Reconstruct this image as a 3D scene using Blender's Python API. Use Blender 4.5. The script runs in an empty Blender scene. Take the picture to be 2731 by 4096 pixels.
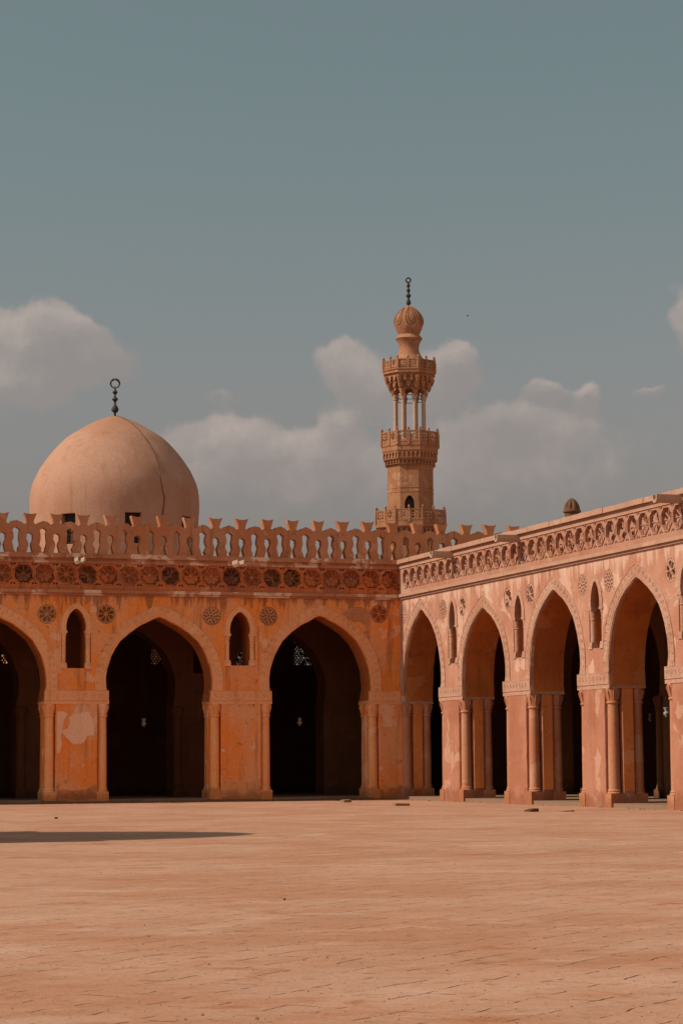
import bpy, bmesh, math, random
from mathutils import Vector, Matrix
from mathutils.geometry import tessellate_polygon
random.seed(11)
rnd = random.uniform
PI = math.pi
R = math.radians
scene = bpy.context.scene
col = scene.collection

# ------------------------------------------------------------------ mesh helper
class MB:
    def __init__(self):
        self.v = []; self.f = []; self.sm = []; self.M = Matrix.Identity(4)
    def add(self, pts, faces, smooth=False):
        o = len(self.v)
        for p in pts: self.v.append(tuple(self.M @ Vector(p)))
        for f in faces:
            self.f.append([i + o for i in f]); self.sm.append(smooth)
    def prism(self, loops, y0, y1):
        """outline (x,z) with optional holes, given thickness from y0 to y1"""
        flat = [p for l in loops for p in l]
        tris = tessellate_polygon([[Vector((p[0], p[1], 0)) for p in l] for l in loops])
        n = len(flat)
        pts = [(p[0], y0, p[1]) for p in flat] + [(p[0], y1, p[1]) for p in flat]
        faces = [tuple(t) for t in tris] + [tuple(i + n for i in reversed(t)) for t in tris]
        o = 0
        for l in loops:
            m = len(l)
            for i in range(m):
                a = o + i; b = o + (i + 1) % m
                faces.append((a, b, b + n, a + n))
            o += m
        self.add(pts, faces)
    def prism_z(self, loop, z0, z1):
        n = len(loop)
        tris = tessellate_polygon([[Vector((p[0], p[1], 0)) for p in loop]])
        pts = [(p[0], p[1], z0) for p in loop] + [(p[0], p[1], z1) for p in loop]
        faces = [tuple(t) for t in tris] + [tuple(i + n for i in reversed(t)) for t in tris]
        for i in range(n):
            j = (i + 1) % n
            faces.append((i, j, j + n, i + n))
        self.add(pts, faces)
    def worn_prism_z(self, loop, z0, z1, levels, amp, rr):
        n = len(loop); pts = []; faces = []
        for l in range(levels + 1):
            z = z0 + (z1 - z0) * l / levels; w = amp * (2.2 if l < 2 else 1)
            for p in loop: pts.append((p[0] + rr.uniform(-w, w), p[1] + rr.uniform(-w * .6, w * .6), z))
        for l in range(levels):
            for i in range(n):
                j = (i + 1) % n; faces.append((l * n + i, l * n + j, (l + 1) * n + j, (l + 1) * n + i))
        tris = tessellate_polygon([[Vector((p[0], p[1], 0)) for p in loop]])
        faces += [tuple(t) for t in tris] + [tuple(i + levels * n for i in reversed(t)) for t in tris]
        self.add(pts, faces)
    def box(self, x0, x1, y0, y1, z0, z1):
        pts = [(x, y, z) for z in (z0, z1) for y in (y0, y1) for x in (x0, x1)]
        self.add(pts, [(0, 1, 3, 2), (4, 6, 7, 5), (0, 4, 5, 1), (2, 3, 7, 6), (0, 2, 6, 4), (1, 5, 7, 3)])
    def lathe(self, prof, seg=20, cx=0, cy=0, phase=0, smooth=True):
        pts = []; faces = []
        for r, z in prof:
            for i in range(seg):
                a = 2 * PI * i / seg + phase
                pts.append((cx + r * math.cos(a), cy + r * math.sin(a), z))
        m = len(prof)
        for k in range(m - 1):
            for i in range(seg):
                j = (i + 1) % seg
                faces.append((k * seg + i, k * seg + j, (k + 1) * seg + j, (k + 1) * seg + i))
        faces.append(tuple(range(seg))[::-1]); faces.append(tuple((m - 1) * seg + i for i in range(seg)))
        self.add(pts, faces, smooth)
    def tube(self, path, r, seg=6):
        path = [Vector(p) for p in path]
        rs = r if isinstance(r, (list, tuple)) else [r] * len(path)
        pts = []; faces = []
        for k, p in enumerate(path):
            t = (path[min(k + 1, len(path) - 1)] - path[max(k - 1, 0)]).normalized()
            up = Vector((0, 0, 1)) if abs(t.z) < .9 else Vector((1, 0, 0))
            a = t.cross(up).normalized(); b = t.cross(a)
            for i in range(seg):
                w = 2 * PI * i / seg
                pts.append(p + a * rs[k] * math.cos(w) + b * rs[k] * math.sin(w))
        for k in range(len(path) - 1):
            for i in range(seg):
                j = (i + 1) % seg
                faces.append((k * seg + i, k * seg + j, (k + 1) * seg + j, (k + 1) * seg + i))
        faces.append(tuple(range(seg))[::-1]); faces.append(tuple((len(path) - 1) * seg + i for i in range(seg)))
        self.add(pts, faces, True)
    def mesh(self, name, mat, recalc=True):
        me = bpy.data.meshes.new(name)
        me.from_pydata(self.v, [], self.f); me.update()
        if recalc:
            bm = bmesh.new(); bm.from_mesh(me)
            bmesh.ops.recalc_face_normals(bm, faces=bm.faces)
            bm.to_mesh(me); bm.free()
        me.polygons.foreach_set('use_smooth', self.sm)
        if any(self.sm): me.set_sharp_from_angle(angle=R(38))
        if mat: me.materials.append(mat)
        return me
    def build(self, name, mat, parent=None, recalc=True):
        return link(name, self.mesh(name, mat, recalc), parent)

def link(name, me, parent=None, loc=None, rot=None):
    o = bpy.data.objects.new(name, me); col.objects.link(o)
    if parent: o.parent = parent
    if loc: o.location = loc
    if rot: o.rotation_euler = rot
    return o

def thing(name, label, cat, loc=(0, 0, 0), rotz=0, group=None):
    o = bpy.data.objects.new(name, None); col.objects.link(o)
    o.location = loc; o.rotation_euler = (0, 0, rotz); o.empty_display_size = .3
    o['label'] = label; o['category'] = cat
    if group: o['group'] = group
    return o

def tag(o, label, cat, group=None):
    o['label'] = label; o['category'] = cat
    if group: o['group'] = group
    return o

# ------------------------------------------------------------------ node helpers
def newmat(name):
    m = bpy.data.materials.new(name); m.use_nodes = True
    nt = m.node_tree
    return m, nt, nt.nodes['Principled BSDF']

def N(nt, typ, **kw):
    n = nt.nodes.new(typ)
    for k, v in kw.items(): setattr(n, k, v)
    return n

def put(nt, sock, val):
    if isinstance(val, bpy.types.NodeSocket): nt.links.new(val, sock)
    elif isinstance(val, (tuple, list)) and len(val) == 3 and sock.type == 'RGBA': sock.default_value = (*val, 1)
    else: sock.default_value = val

def mth(nt, op, a, b=0.0, c=0.0, clamp=False):
    n = N(nt, 'ShaderNodeMath', operation=op, use_clamp=clamp)
    put(nt, n.inputs[0], a); put(nt, n.inputs[1], b); put(nt, n.inputs[2], c)
    return n.outputs[0]

def mixc(nt, fac, a, b, mode='MIX'):
    n = N(nt, 'ShaderNodeMix', data_type='RGBA', blend_type=mode)
    put(nt, n.inputs[0], fac); put(nt, n.inputs[6], a); put(nt, n.inputs[7], b)
    return n.outputs[2]

def ramp(nt, val, lo, hi, a=0.0, b=1.0):
    n = N(nt, 'ShaderNodeMapRange', interpolation_type='SMOOTHSTEP')
    put(nt, n.inputs[0], val); n.inputs[1].default_value = lo; n.inputs[2].default_value = hi
    n.inputs[3].default_value = a; n.inputs[4].default_value = b
    return n.outputs[0]

def noise(nt, vec, scale, detail=5, rough=.55, dist=0.0):
    n = N(nt, 'ShaderNodeTexNoise')
    put(nt, n.inputs['Vector'], vec)
    n.inputs['Scale'].default_value = scale; n.inputs['Detail'].default_value = detail
    n.inputs['Roughness'].default_value = rough; n.inputs['Distortion'].default_value = dist
    return n.outputs[0]

def mapped(nt, vec, scale=(1, 1, 1), loc=(0, 0, 0), rot=(0, 0, 0)):
    n = N(nt, 'ShaderNodeMapping')
    put(nt, n.inputs[0], vec); n.inputs['Scale'].default_value = scale
    n.inputs['Location'].default_value = loc; n.inputs['Rotation'].default_value = rot
    return n.outputs[0]

def bump(nt, h, strength, dist):
    n = N(nt, 'ShaderNodeBump')
    put(nt, n.inputs['Height'], h); n.inputs['Strength'].default_value = strength
    n.inputs['Distance'].default_value = dist
    return n.outputs[0]

def plaster(name, base, alt, patch, dirt, patch_lo=.60, patch_amt=.7, streak=.35, dirt_amt=.5,
            seed=0.0, rough_bump=.5, carve=0.0, scale=1.0, drip=None):
    """weathered lime plaster: two paint tones, repaired pale patches, rain streaks, grime spots"""
    m, nt, b = newmat(name)
    pos = N(nt, 'ShaderNodeNewGeometry').outputs['Position']
    p = mapped(nt, pos, loc=(seed, seed * .7, seed * .3), scale=(scale,) * 3)
    n1 = noise(nt, p, .45, 7, .62)
    c = mixc(nt, ramp(nt, n1, .40, .62), base, alt)
    n2 = noise(nt, p, .75, 9, .6, .6)
    pm = ramp(nt, n2, patch_lo, patch_lo + .035)
    c = mixc(nt, mth(nt, 'MULTIPLY', pm, patch_amt), c, patch)
    st = noise(nt, mapped(nt, p, scale=(3.2, 3.2, .22)), 1.0, 6, .6)
    stm = ramp(nt, st, .52, .72)
    c = mixc(nt, mth(nt, 'MULTIPLY', stm, streak), c, dirt)
    st2 = ramp(nt, noise(nt, mapped(nt, p, scale=(5, 5, .4), loc=(9, 4, 2)), 1.0, 5, .6), .60, .75)
    c = mixc(nt, mth(nt, 'MULTIPLY', st2, .35), c, patch)
    n3 = noise(nt, p, 2.4, 9, .68)
    c = mixc(nt, mth(nt, 'MULTIPLY', ramp(nt, n3, .56, .74), dirt_amt), c, dirt)
    sz = N(nt, 'ShaderNodeSeparateXYZ'); put(nt, sz.inputs[0], pos)
    foot = mth(nt, 'ADD', sz.outputs[2], mth(nt, 'MULTIPLY', noise(nt, mapped(nt, p, loc=(2, 8, 5)), 1.6, 6, .6), -1.3))
    c = mixc(nt, mth(nt, 'MULTIPLY', ramp(nt, foot, -.05, -.40), .65), c, dirt)
    if drip:
        dv = noise(nt, mapped(nt, p, scale=(2.6, 2.6, .30), loc=(1, 6, 3)), 1.0, 7, .65)
        dm = ramp(nt, mth(nt, 'ADD', sz.outputs[2], mth(nt, 'MULTIPLY', mth(nt, 'SUBTRACT', dv, .5), 4.5)), drip[0], drip[0] + .45)
        c = mixc(nt, mth(nt, 'MULTIPLY', dm, drip[2]), c, drip[1])
    spots = ramp(nt, noise(nt, mapped(nt, p, loc=(4, 4, 11)), 7, 6, .7), .66, .70)
    c = mixc(nt, mth(nt, 'MULTIPLY', spots, .6), c, patch)
    n4 = noise(nt, p, 16, 6, .65)
    val = N(nt, 'ShaderNodeHueSaturation'); put(nt, val.inputs['Color'], c)
    put(nt, val.inputs['Value'], mth(nt, 'MULTIPLY_ADD', n4, .7, .65))
    nt.links.new(val.outputs[0], b.inputs['Base Color'])
    b.inputs['Roughness'].default_value = .92
    b.inputs['Specular IOR Level'].default_value = .18
    h = mth(nt, 'ADD', mth(nt, 'MULTIPLY', n3, .6), mth(nt, 'MULTIPLY', n4, .35))
    h = mth(nt, 'ADD', h, mth(nt, 'MULTIPLY', pm, -.15))
    if carve > 0:
        v = N(nt, 'ShaderNodeTexVoronoi', feature='SMOOTH_F1'); put(nt, v.inputs['Vector'], p)
        v.inputs['Scale'].default_value = 9.0
        h = mth(nt, 'ADD', h, mth(nt, 'MULTIPLY', v.outputs[0], carve))
    nt.links.new(bump(nt, h, rough_bump, .05), b.inputs['Normal'])
    return m

# paint and stone colours (linear)
COL_PK = plaster('pink_column_plaster', (.42, .188, .106), (.38, .15, .078), (.47, .265, .175), (.27, .095, .038), .57, .6, .35, .5, 101.0)
COL_OR = plaster('orange_column_plaster', (.78, .31, .11), (.76, .36, .17), (.80, .46, .30), (.36, .12, .04), .60, .7, .35, .5, 103.0)
ROS_PALE = plaster('dusty_rosette_plaster', (.56, .25, .115), (.42, .17, .075), (.66, .34, .2), (.13, .05, .025), .6, .5, .3, .8, 111.0)
ROS_DARK = plaster('shade_toned_rosette_stone', (.24, .085, .036), (.17, .062, .03), (.50, .21, .10), (.06, .025, .014), .62, .5, .4, .9, 107.0, .7)  # dark tone paints deeper shadow into the recessed rosettes
ROS_MID = plaster('mid_rosette_plaster', (.50, .155, .055), (.36, .115, .05), (.62, .28, .14), (.13, .05, .025), .6, .5, .4, .9, 109.0, .7)  # rosette tone between the dark and the pale one
ORANGE = plaster('orange_plaster', (.77, .235, .048), (.72, .29, .12), (.80, .43, .26), (.22, .062, .02), .58, .65, .55, .9, 3.0, drip=(8.2, (.20, .065, .025), .65))
PINK = plaster('pink_plaster', (.43, .215, .145), (.37, .16, .10), (.53, .33, .245), (.22, .08, .038), .55, .8, .38, .65, 17.0, drip=(8.2, (.58, .40, .31), .6))
PIER_OR = plaster('orange_pier_plaster', (.77, .225, .048), (.72, .31, .14), (.80, .46, .30), (.21, .065, .022), .58, .70, .45, .9, 41.0)
PIER_PK = plaster('pink_pier_plaster', (.38, .165, .104), (.32, .124, .072), (.48, .28, .20), (.21, .075, .036), .56, .65, .4, .65, 29.0)
BAND_OR = plaster('carved_band_orange', (.78, .36, .17), (.70, .30, .13), (.80, .44, .26), (.36, .125, .045), .6, .4, .3, .65, 7.0, .8, .35)
BAND_PK = plaster('carved_band_pink', (.42, .235, .165), (.37, .19, .125), (.48, .31, .235), (.25, .11, .06), .58, .5, .2, .45, 5.0, .8, .5)
FRIEZE_OR = plaster('stained_frieze', (.53, .150, .045), (.38, .115, .05), (.62, .26, .12), (.11, .04, .02), .60, .6, .65, .95, 13.0, .8)
FRIEZE_PK = plaster('pink_frieze', (.37, .185, .125), (.34, .15, .09), (.45, .28, .20), (.22, .10, .055), .6, .55, .35, .45, 23.0)
LEDGE_OR = plaster('brown_ledge', (.46, .19, .095), (.38, .145, .07), (.70, .46, .33), (.17, .065, .035), .53, .85, .5, .7, 31.0)
LEDGE_PK = plaster('pink_ledge', (.40, .23, .16), (.37, .20, .135), (.48, .31, .23), (.24, .11, .07), .6, .5, .3, .4, 33.0)
MERLON = plaster('merlon_plaster', (.41, .152, .066), (.44, .19, .098), (.52, .26, .155), (.15, .055, .028), .58, .6, .55, .85, 37.0, .9)
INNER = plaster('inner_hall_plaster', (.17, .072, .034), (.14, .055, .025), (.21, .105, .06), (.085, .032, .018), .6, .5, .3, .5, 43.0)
SOFFIT = plaster('arch_soffit_plaster', (.46, .135, .032), (.36, .10, .026), (.48, .20, .08), (.16, .05, .018), .58, .5, .4, .6, 47.0)  # darker tone puts the shade of arch and window reveals into the colour
DOME = plaster('dome_render', (.375, .205, .140), (.34, .168, .102), (.41, .25, .182), (.20, .095, .05), .62, .40, .35, .25, 53.0, .3, 0, .6)
LIMESTONE = plaster('minaret_limestone', (.335, .158, .084), (.28, .122, .060), (.39, .205, .120), (.11, .05, .028), .56, .7, .45, .8, 59.0, .6, 0, 1.6)
PALESTONE = plaster('pale_column_stone', (.42, .29, .21), (.38, .245, .17), (.46, .33, .24), (.24, .14, .08), .6, .4, .3, .4, 61.0, .3, 0, 2.0)
GROOVE = plaster('shadowed_carving', (.22, .10, .05), (.18, .08, .04), (.28, .14, .075), (.09, .04, .02), .6, .5, .4, .6, 69.0, .5, 0, 2.0)  # dark tone paints groove shadow onto the raised loops of the bulb
DARKSTONE = plaster('dark_turret_stone', (.135, .066, .036), (.10, .048, .027), (.19, .10, .06), (.05, .024, .014), .6, .5, .4, .6, 67.0, .5, 0, 2.0)
STEP = plaster('step_stone', (.37, .24, .165), (.34, .20, .13), (.42, .29, .21), (.2, .11, .07), .6, .5, .2, .5, 71.0)
FLOOR = plaster('hall_floor_stone', (.30, .19, .125), (.27, .165, .105), (.33, .22, .155), (.19, .11, .07), .6, .5, .1, .4, 73.0)
SPOUT = plaster('spout_stone', (.44, .30, .215), (.40, .255, .175), (.48, .34, .26), (.26, .14, .08), .6, .5, .2, .35, 79.0)
ROOF = plaster('roof_plaster', (.40, .26, .18), (.36, .22, .15), (.44, .30, .21), (.25, .15, .10), .6, .5, .1, .4, 83.0)

def simple(name, c, rough=.6, metal=0.0, var=.25, scale=8):
    m, nt, b = newmat(name)
    pos = N(nt, 'ShaderNodeNewGeometry').outputs['Position']
    n = noise(nt, pos, scale, 6, .6)
    c2 = tuple(x * (1 - var * 1.6) for x in c)
    nt.links.new(mixc(nt, ramp(nt, n, .35, .65), c, c2), b.inputs['Base Color'])
    b.inputs['Roughness'].default_value = rough; b.inputs['Metallic'].default_value = metal
    nt.links.new(bump(nt, n, .3, .01), b.inputs['Normal'])
    return m
BRONZE = simple('weathered_bronze', (.034, .024, .015), .75, 0, .5, 5)
IRON = simple('black_iron', (.02, .018, .016), .6, .5)
CABLE = simple('rusty_cable', (.16, .055, .02), .8)
GLASS = simple('milky_lamp_glass', (.40, .34, .29), .35, 0, .12, 12)
BLUEGLASS = simple('pale_blue_lamp_glass', (.30, .36, .42), .35, 0, .12, 12)
FEATHER = simple('grey_feathers', (.10, .09, .085), .8, 0, .4, 20)
GRILLE = simple('dark_window_grille', (.055, .04, .03), .9)

# ------------------------------------------------------------------ the courtyard
def ground_material():
    m, nt, b = newmat('courtyard_paving')
    pos = N(nt, 'ShaderNodeNewGeometry').outputs['Position']
    sand, tan, pale, rust = (.425, .230, .152), (.375, .182, .108), (.475, .285, .208), (.315, .112, .046)
    n1 = noise(nt, pos, .22, 8, .62)
    c = mixc(nt, ramp(nt, n1, .40, .62), sand, tan)
    n2 = noise(nt, mapped(nt, pos, loc=(30, 12, 0)), .55, 9, .65, .5)
    c = mixc(nt, mth(nt, 'MULTIPLY', ramp(nt, n2, .54, .66), .75), c, pale)
    n3 = noise(nt, mapped(nt, pos, loc=(7, 50, 0)), .9, 9, .7, .4)
    c = mixc(nt, mth(nt, 'MULTIPLY', ramp(nt, n3, .56, .68), .8), c, rust)
    n5 = noise(nt, mapped(nt, pos, loc=(3, 9, 0)), 4.5, 8, .7)
    c = mixc(nt, mth(nt, 'MULTIPLY', ramp(nt, n5, .52, .70), .55), c, (.19, .085, .045))
    n6 = noise(nt, mapped(nt, pos, loc=(13, 2, 0)), 11, 7, .7)
    c = mixc(nt, mth(nt, 'MULTIPLY', ramp(nt, n6, .56, .70), .5), c, (.20, .095, .05))
    n7 = noise(nt, mapped(nt, pos, loc=(21, 6, 0)), 7, 7, .7)
    c = mixc(nt, mth(nt, 'MULTIPLY', ramp(nt, n7, .56, .70), .45), c, (.44, .29, .21))
    w1 = noise(nt, mapped(nt, pos, scale=(.42, 1.0, 1), rot=(0, 0, R(-8))), 1.0, 8, .65)
    c = mixc(nt, mth(nt, 'MULTIPLY', ramp(nt, w1, .50, .66), .50), c, (.345, .140, .068))
    w2 = noise(nt, mapped(nt, pos, scale=(.5, 1.25, 1), loc=(40, 7, 0), rot=(0, 0, R(-8))), 1.0, 8, .65)
    c = mixc(nt, mth(nt, 'MULTIPLY', ramp(nt, w2, .52, .68), .40), c, (.48, .30, .225))
    w3 = noise(nt, mapped(nt, pos, scale=(1.8, 4.2, 1), loc=(11, 70, 0), rot=(0, 0, R(-8))), 1.0, 7, .7)
    c = mixc(nt, mth(nt, 'MULTIPLY', ramp(nt, w3, .55, .68), .38), c, (.24, .105, .055))
    # worn flagstones laid on the diagonal: most joints are full of dust, some stand open
    rp = mapped(nt, pos, rot=(0, 0, R(-43)))
    wob = noise(nt, pos, 1.3, 3, .5)
    wv = N(nt, 'ShaderNodeVectorMath', operation='MULTIPLY_ADD')
    cw = N(nt, 'ShaderNodeCombineXYZ'); put(nt, cw.inputs[0], wob); put(nt, cw.inputs[1], wob)
    put(nt, wv.inputs[0], cw.outputs[0]); wv.inputs[1].default_value = (.22, .22, 0); put(nt, wv.inputs[2], rp)
    def bricks(msize):
        br = N(nt, 'ShaderNodeTexBrick'); put(nt, br.inputs['Vector'], wv.outputs[0])
        br.inputs['Scale'].default_value = 1.0
        br.inputs['Brick Width'].default_value = 2.3; br.inputs['Row Height'].default_value = .44
        br.inputs['Mortar Size'].default_value = msize; br.inputs['Mortar Smooth'].default_value = .15
        br.inputs['Color1'].default_value = (0, 0, 0, 1); br.inputs['Color2'].default_value = (1, 1, 1, 1)
        br.inputs['Mortar'].default_value = (.5, .5, .5, 1)
        return br
    br = bricks(.010)
    tone = mth(nt, 'MULTIPLY_ADD', br.outputs['Color'], .07, .965)
    open_j = ramp(nt, noise(nt, mapped(nt, pos, loc=(80, 3, 0)), 3.2, 3, .55), .51, .56)
    n_big = ramp(nt, noise(nt, mapped(nt, pos, loc=(5, 77, 0)), .16, 3, .5), .32, .5)
    joint = mth(nt, 'MULTIPLY', br.outputs['Fac'], mth(nt, 'MULTIPLY', open_j, n_big))
    faint = mth(nt, 'MULTIPLY', br.outputs['Fac'], .10)
    hs = N(nt, 'ShaderNodeHueSaturation'); put(nt, hs.inputs['Color'], c)
    n4 = noise(nt, pos, 24, 6, .7)
    put(nt, hs.inputs['Value'], mth(nt, 'MULTIPLY', tone, mth(nt, 'MULTIPLY_ADD', n4, .8, .60)))
    c = mixc(nt, faint, hs.outputs[0], (.19, .085, .042))
    c = mixc(nt, mth(nt, 'MULTIPLY', joint, .9), c, (.055, .025, .014))
    nt.links.new(c, b.inputs['Base Color'])
    b.inputs['Roughness'].default_value = .95; b.inputs['Specular IOR Level'].default_value = .12
    h = mth(nt, 'ADD', mth(nt, 'MULTIPLY', n5, .5), mth(nt, 'MULTIPLY', n4, .25))
    h = mth(nt, 'ADD', h, mth(nt, 'MULTIPLY', mth(nt, 'ADD', joint, mth(nt, 'MULTIPLY', faint, .6)), -.8))
    h = mth(nt, 'ADD', h, mth(nt, 'MULTIPLY', br.outputs['Color'], .04))
    nt.links.new(bump(nt, h, .85, .035), b.inputs['Normal'])
    return m
GROUND = ground_material()
g = MB()
g.add([(-4000, -4000, 0), (4000, -4000, 0), (4000, 4000, 0), (-4000, 4000, 0)], [(0, 1, 2, 3)])
gr = g.build('courtyard_ground', GROUND); gr['kind'] = 'structure'

fl = MB()
fl.box(-46, 14, .06, 20.6, -.2, .15)
f1 = fl.build('arcade_floor', FLOOR); f1['kind'] = 'structure'
fl = MB()
fl.box(.06, 13.6, -41, .05, -.2, .146)
f2 = fl.build('arcade_floor', FLOOR); f2['kind'] = 'structure'

# ------------------------------------------------------------------ arcade pieces
HALF = [(4.2, -2.15), (4.45, -2.22), (4.8, -2.275), (5.15, -2.28), (5.55, -2.235), (6.08, -2.05), (6.40, -1.88),
        (6.70, -1.68), (7.08, -1.27), (7.38, -.82), (7.56, -.44), (7.68, -.22), (7.75, 0)]
def half_arch(c, side, apex, hw=2.28, bottom=None, off=0.0, jit=.012, seed=0):
    """points from the impost to the apex; side -1 left, +1 right; off grows the outline"""
    rr = random.Random(seed)
    out = []
    k = hw / 2.28
    for i, (z, x) in enumerate(HALF):
        zz = z if z < 5.2 else 5.15 + (z - 5.15) * (apex - 5.15) / 2.60
        xx = -x * k
        if bottom is not None and z < 5.1:
            w = (5.15 - z) / .95; xx = xx * (1 - w) + bottom * w + (.05 * k) * math.sin(w * PI)
        if off:
            if z <= 5.2: xx += off
            else:
                a = min(1, (zz - 5.15) / (apex - 5.15)); an = a ** 1.15 * R(62)
                xx += off * math.cos(an); zz += off * math.sin(an) * 1.02
                if i == len(HALF) - 1: xx = 0; zz = apex + off * 1.04
        if 0 < i < len(HALF) - 1 and not off:
            xx += rr.uniform(-jit, jit); zz += rr.uniform(-jit, jit)
        out.append((c + side * xx, zz))
    return out

def circle(cx, cz, r, n=24, ph=0): return [(cx + r * math.cos(2 * PI * i / n + ph), cz + r * math.sin(2 * PI * i / n + ph)) for i in range(n)]

def niche_loop(c, zb, zi, za, hw, wide=0.0):
    """small pointed window outline; wide>0 widens it below the impost for the colonnettes"""
    h = za - zi
    right = [(hw, zi), (hw * 1.03, zi + .22 * h), (hw * .93, zi + .48 * h), (hw * .68, zi + .74 * h), (hw * .30, zi + .93 * h), (0, za)]
    pts = [(c - hw - wide, zb), (c + hw + wide, zb), (c + hw + wide, zi)]
    if wide: pts.append((c + hw, zi))
    pts += [(c + x, z) for x, z in right[1:]]
    pts += [(c - x, z) for x, z in reversed(right[1:-1])]
    pts.append((c - hw, zi))
    if wide: pts.append((c - hw - wide, zi))
    return pts

def petal(r0, r1, w, ang, n=5):
    pts = []
    prof = [(0, .10), (.30, .62), (.62, 1.0), (.86, .78), (1.0, .18)]
    for t, k in prof: pts.append((r0 + (r1 - r0) * t, w * k))
    for t, k in reversed(prof): pts.append((r0 + (r1 - r0) * t, -w * k))
    ca, sa = math.cos(ang), math.sin(ang)
    return [(x * ca - y * sa, x * sa + y * ca) for x, y in pts]

def rosette_mesh(kind, mat, outer, depth):
    """carved stucco roundel/octagon plate, front face at y=0 facing -Y, its back plate at y=depth"""
    b = MB()
    holes = []
    r = .38
    if kind == 'petal':
        holes = [petal(.085, .34, .082, 2 * PI * k / 8 + PI / 8) for k in range(8)]
        holes += [circle(.345 * math.cos(2 * PI * k / 8), .345 * math.sin(2 * PI * k / 8), .020, 5) for k in range(8)]
    elif kind == 'petal_straight':
        holes = [petal(.10, .33, .09, 2 * PI * k / 8) for k in range(8)]
    elif kind == 'six':
        holes = [petal(.07, .335, .105, 2 * PI * k / 6 + PI / 2) for k in range(6)]
    elif kind == 'lattice':
        holes = [circle(0, 0, .055, 8)]
        for q, (rad, m, s) in enumerate([(.14, 6, .045), (.245, 10, .047), (.33, 16, .032)]):
            holes += [circle(rad * math.cos(2 * PI * k / m + q * .3), rad * math.sin(2 * PI * k / m + q * .3), s, 6, k) for k in range(m)]
    elif kind == 'broken':
        holes = [petal(.06, .34, .10, 2 * PI * k / 8 + PI / 8) for k in (0, 1, 2, 4, 5, 7)]
        holes += [[(-.30, -.16), (-.05, -.12), (-.10, -.03), (-.29, -.06)]]
    b.prism([outer] + holes, 0, .055)
    b.prism([[(x * .99, z * .99) for x, z in outer]], depth, depth + .03)
    if kind in ('petal', 'petal_straight', 'six'):
        b.M = Matrix.Rotation(R(90), 4, 'X')
        b.lathe([(.085, -.02), (.075, .012), (.045, .028), (.0001, .032)], 10)
        b.M = Matrix.Identity(4)
        n = 6 if kind == 'six' else 8
        for k in range(n):     # raised ribs between the petals
            a = 2 * PI * k / n + (PI / n if kind == 'petal_straight' else (PI / 2 + PI / n if kind == 'six' else 0))
            b.tube([(.07 * math.cos(a), -.004, .07 * math.sin(a)), (.2 * math.cos(a), -.012, .2 * math.sin(a)), (.33 * math.cos(a), -.002, .33 * math.sin(a))], [.016, .02, .03], 5)
    return b.mesh('rosette', mat)

OCT = [(.395 * math.cos(R(22.5 + 45 * k)), .395 * math.sin(R(22.5 + 45 * k))) for k in range(8)]
OCT_HOLE = [(x * 1.012, z * 1.012) for x, z in OCT]
ROUND = circle(0, 0, .385, 28)

def column_meshes(mat, matcap):
    s = MB(); s.lathe([(.205, .62), (.205, .7), (.203, 1.6), (.196, 2.7), (.188, 3.60)], 22)
    c = MB(); c.lathe([(.19, 3.56), (.225, 3.575), (.235, 3.605), (.225, 3.635), (.195, 3.65), (.205, 3.72), (.225, 3.82), (.250, 3.95), (.268, 4.04), (.26, 4.09), (.21, 4.10)], 22)
    for k in range(8):   # lotus leaves of the bell capital
        a = 2 * PI * k / 8
        c.tube([(.20 * math.cos(a), .20 * math.sin(a), 3.68), (.232 * math.cos(a), .232 * math.sin(a), 3.82), (.272 * math.cos(a), .272 * math.sin(a), 3.95), (.285 * math.cos(a), .285 * math.sin(a), 4.03)], [.014, .02, .024, .01], 6)
    p = MB(); p.box(-.25, .25, -.25, .25, -.05, .47)
    p.lathe([(.25, .465), (.262, .49), (.25, .52), (.225, .535), (.232, .555), (.24, .575), (.225, .60), (.205, .63)], 22)
    return s.mesh('column', mat), c.mesh('capital', matcap), p.mesh('plinth', mat)

def add_column(parent, meshes, s, d):
    a = link('column', meshes[0], parent, (s, d, 0), (0, 0, rnd(0, 6)))
    link('capital', meshes[1], a); pl = link('plinth', meshes[2], a)
    pl.rotation_euler.z = -a.rotation_euler.z
    return a

def pier_plan(a, b, na=True, nb=True, d0=0.0, d1=1.35, n=.46):
    """plan of a pier with notches for engaged columns at its corners"""
    pts = []
    pts += [(a + n, d0), ] if na else [(a, d0)]
    pts += [(b - n, d0), (b - n, d0 + n), (b, d0 + n), (b, d1 - n), (b - n, d1 - n), (b - n, d1)] if nb else [(b, d0), (b, d1)]
    pts += [(a + n, d1), (a + n, d1 - n), (a, d1 - n), (a, d0 + n), (a + n, d0 + n)] if na else [(a, d1)]
    return pts

def chamfer(loop, e):
    out = []; n = len(loop)
    for i in range(n):
        p = Vector(loop[i]); a = Vector(loop[i - 1]); c = Vector(loop[(i + 1) % n])
        out.append(tuple(p + (a - p).normalized() * e)); out.append(tuple(p + (c - p).normalized() * e))
    return out

def relief(bm, path, d, size, step, rr):
    """stucco leaf scrolls carved along a band: path is a list of (s,z)"""
    acc = 0; last = None
    for i in range(len(path) - 1):
        a = Vector(path[i]); b = Vector(path[i + 1]); L = (b - a).length
        t = (step - acc) if acc else step / 2
        while t < L:
            p = a.lerp(b, t / L); u = (b - a).normalized(); n = Vector((-u.y, u.x))
            k = size * rr.uniform(.8, 1.1)
            pts = [(-.42, -.9), (-.5, .1), (-.28, .75), (.1, .9), (.42, .55), (.45, -.1), (.12, -.35), (-.1, .1)]
            bm.tube([(p.x + (u.x * x + n.x * y) * k, d, p.y + (u.y * x + n.y * y) * k) for x, y in pts], [k * .10, k * .14, k * .16, k * .16, k * .15, k * .13, k * .12, k * .06], 5)
            t += step
        acc = (acc + L) % step

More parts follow.
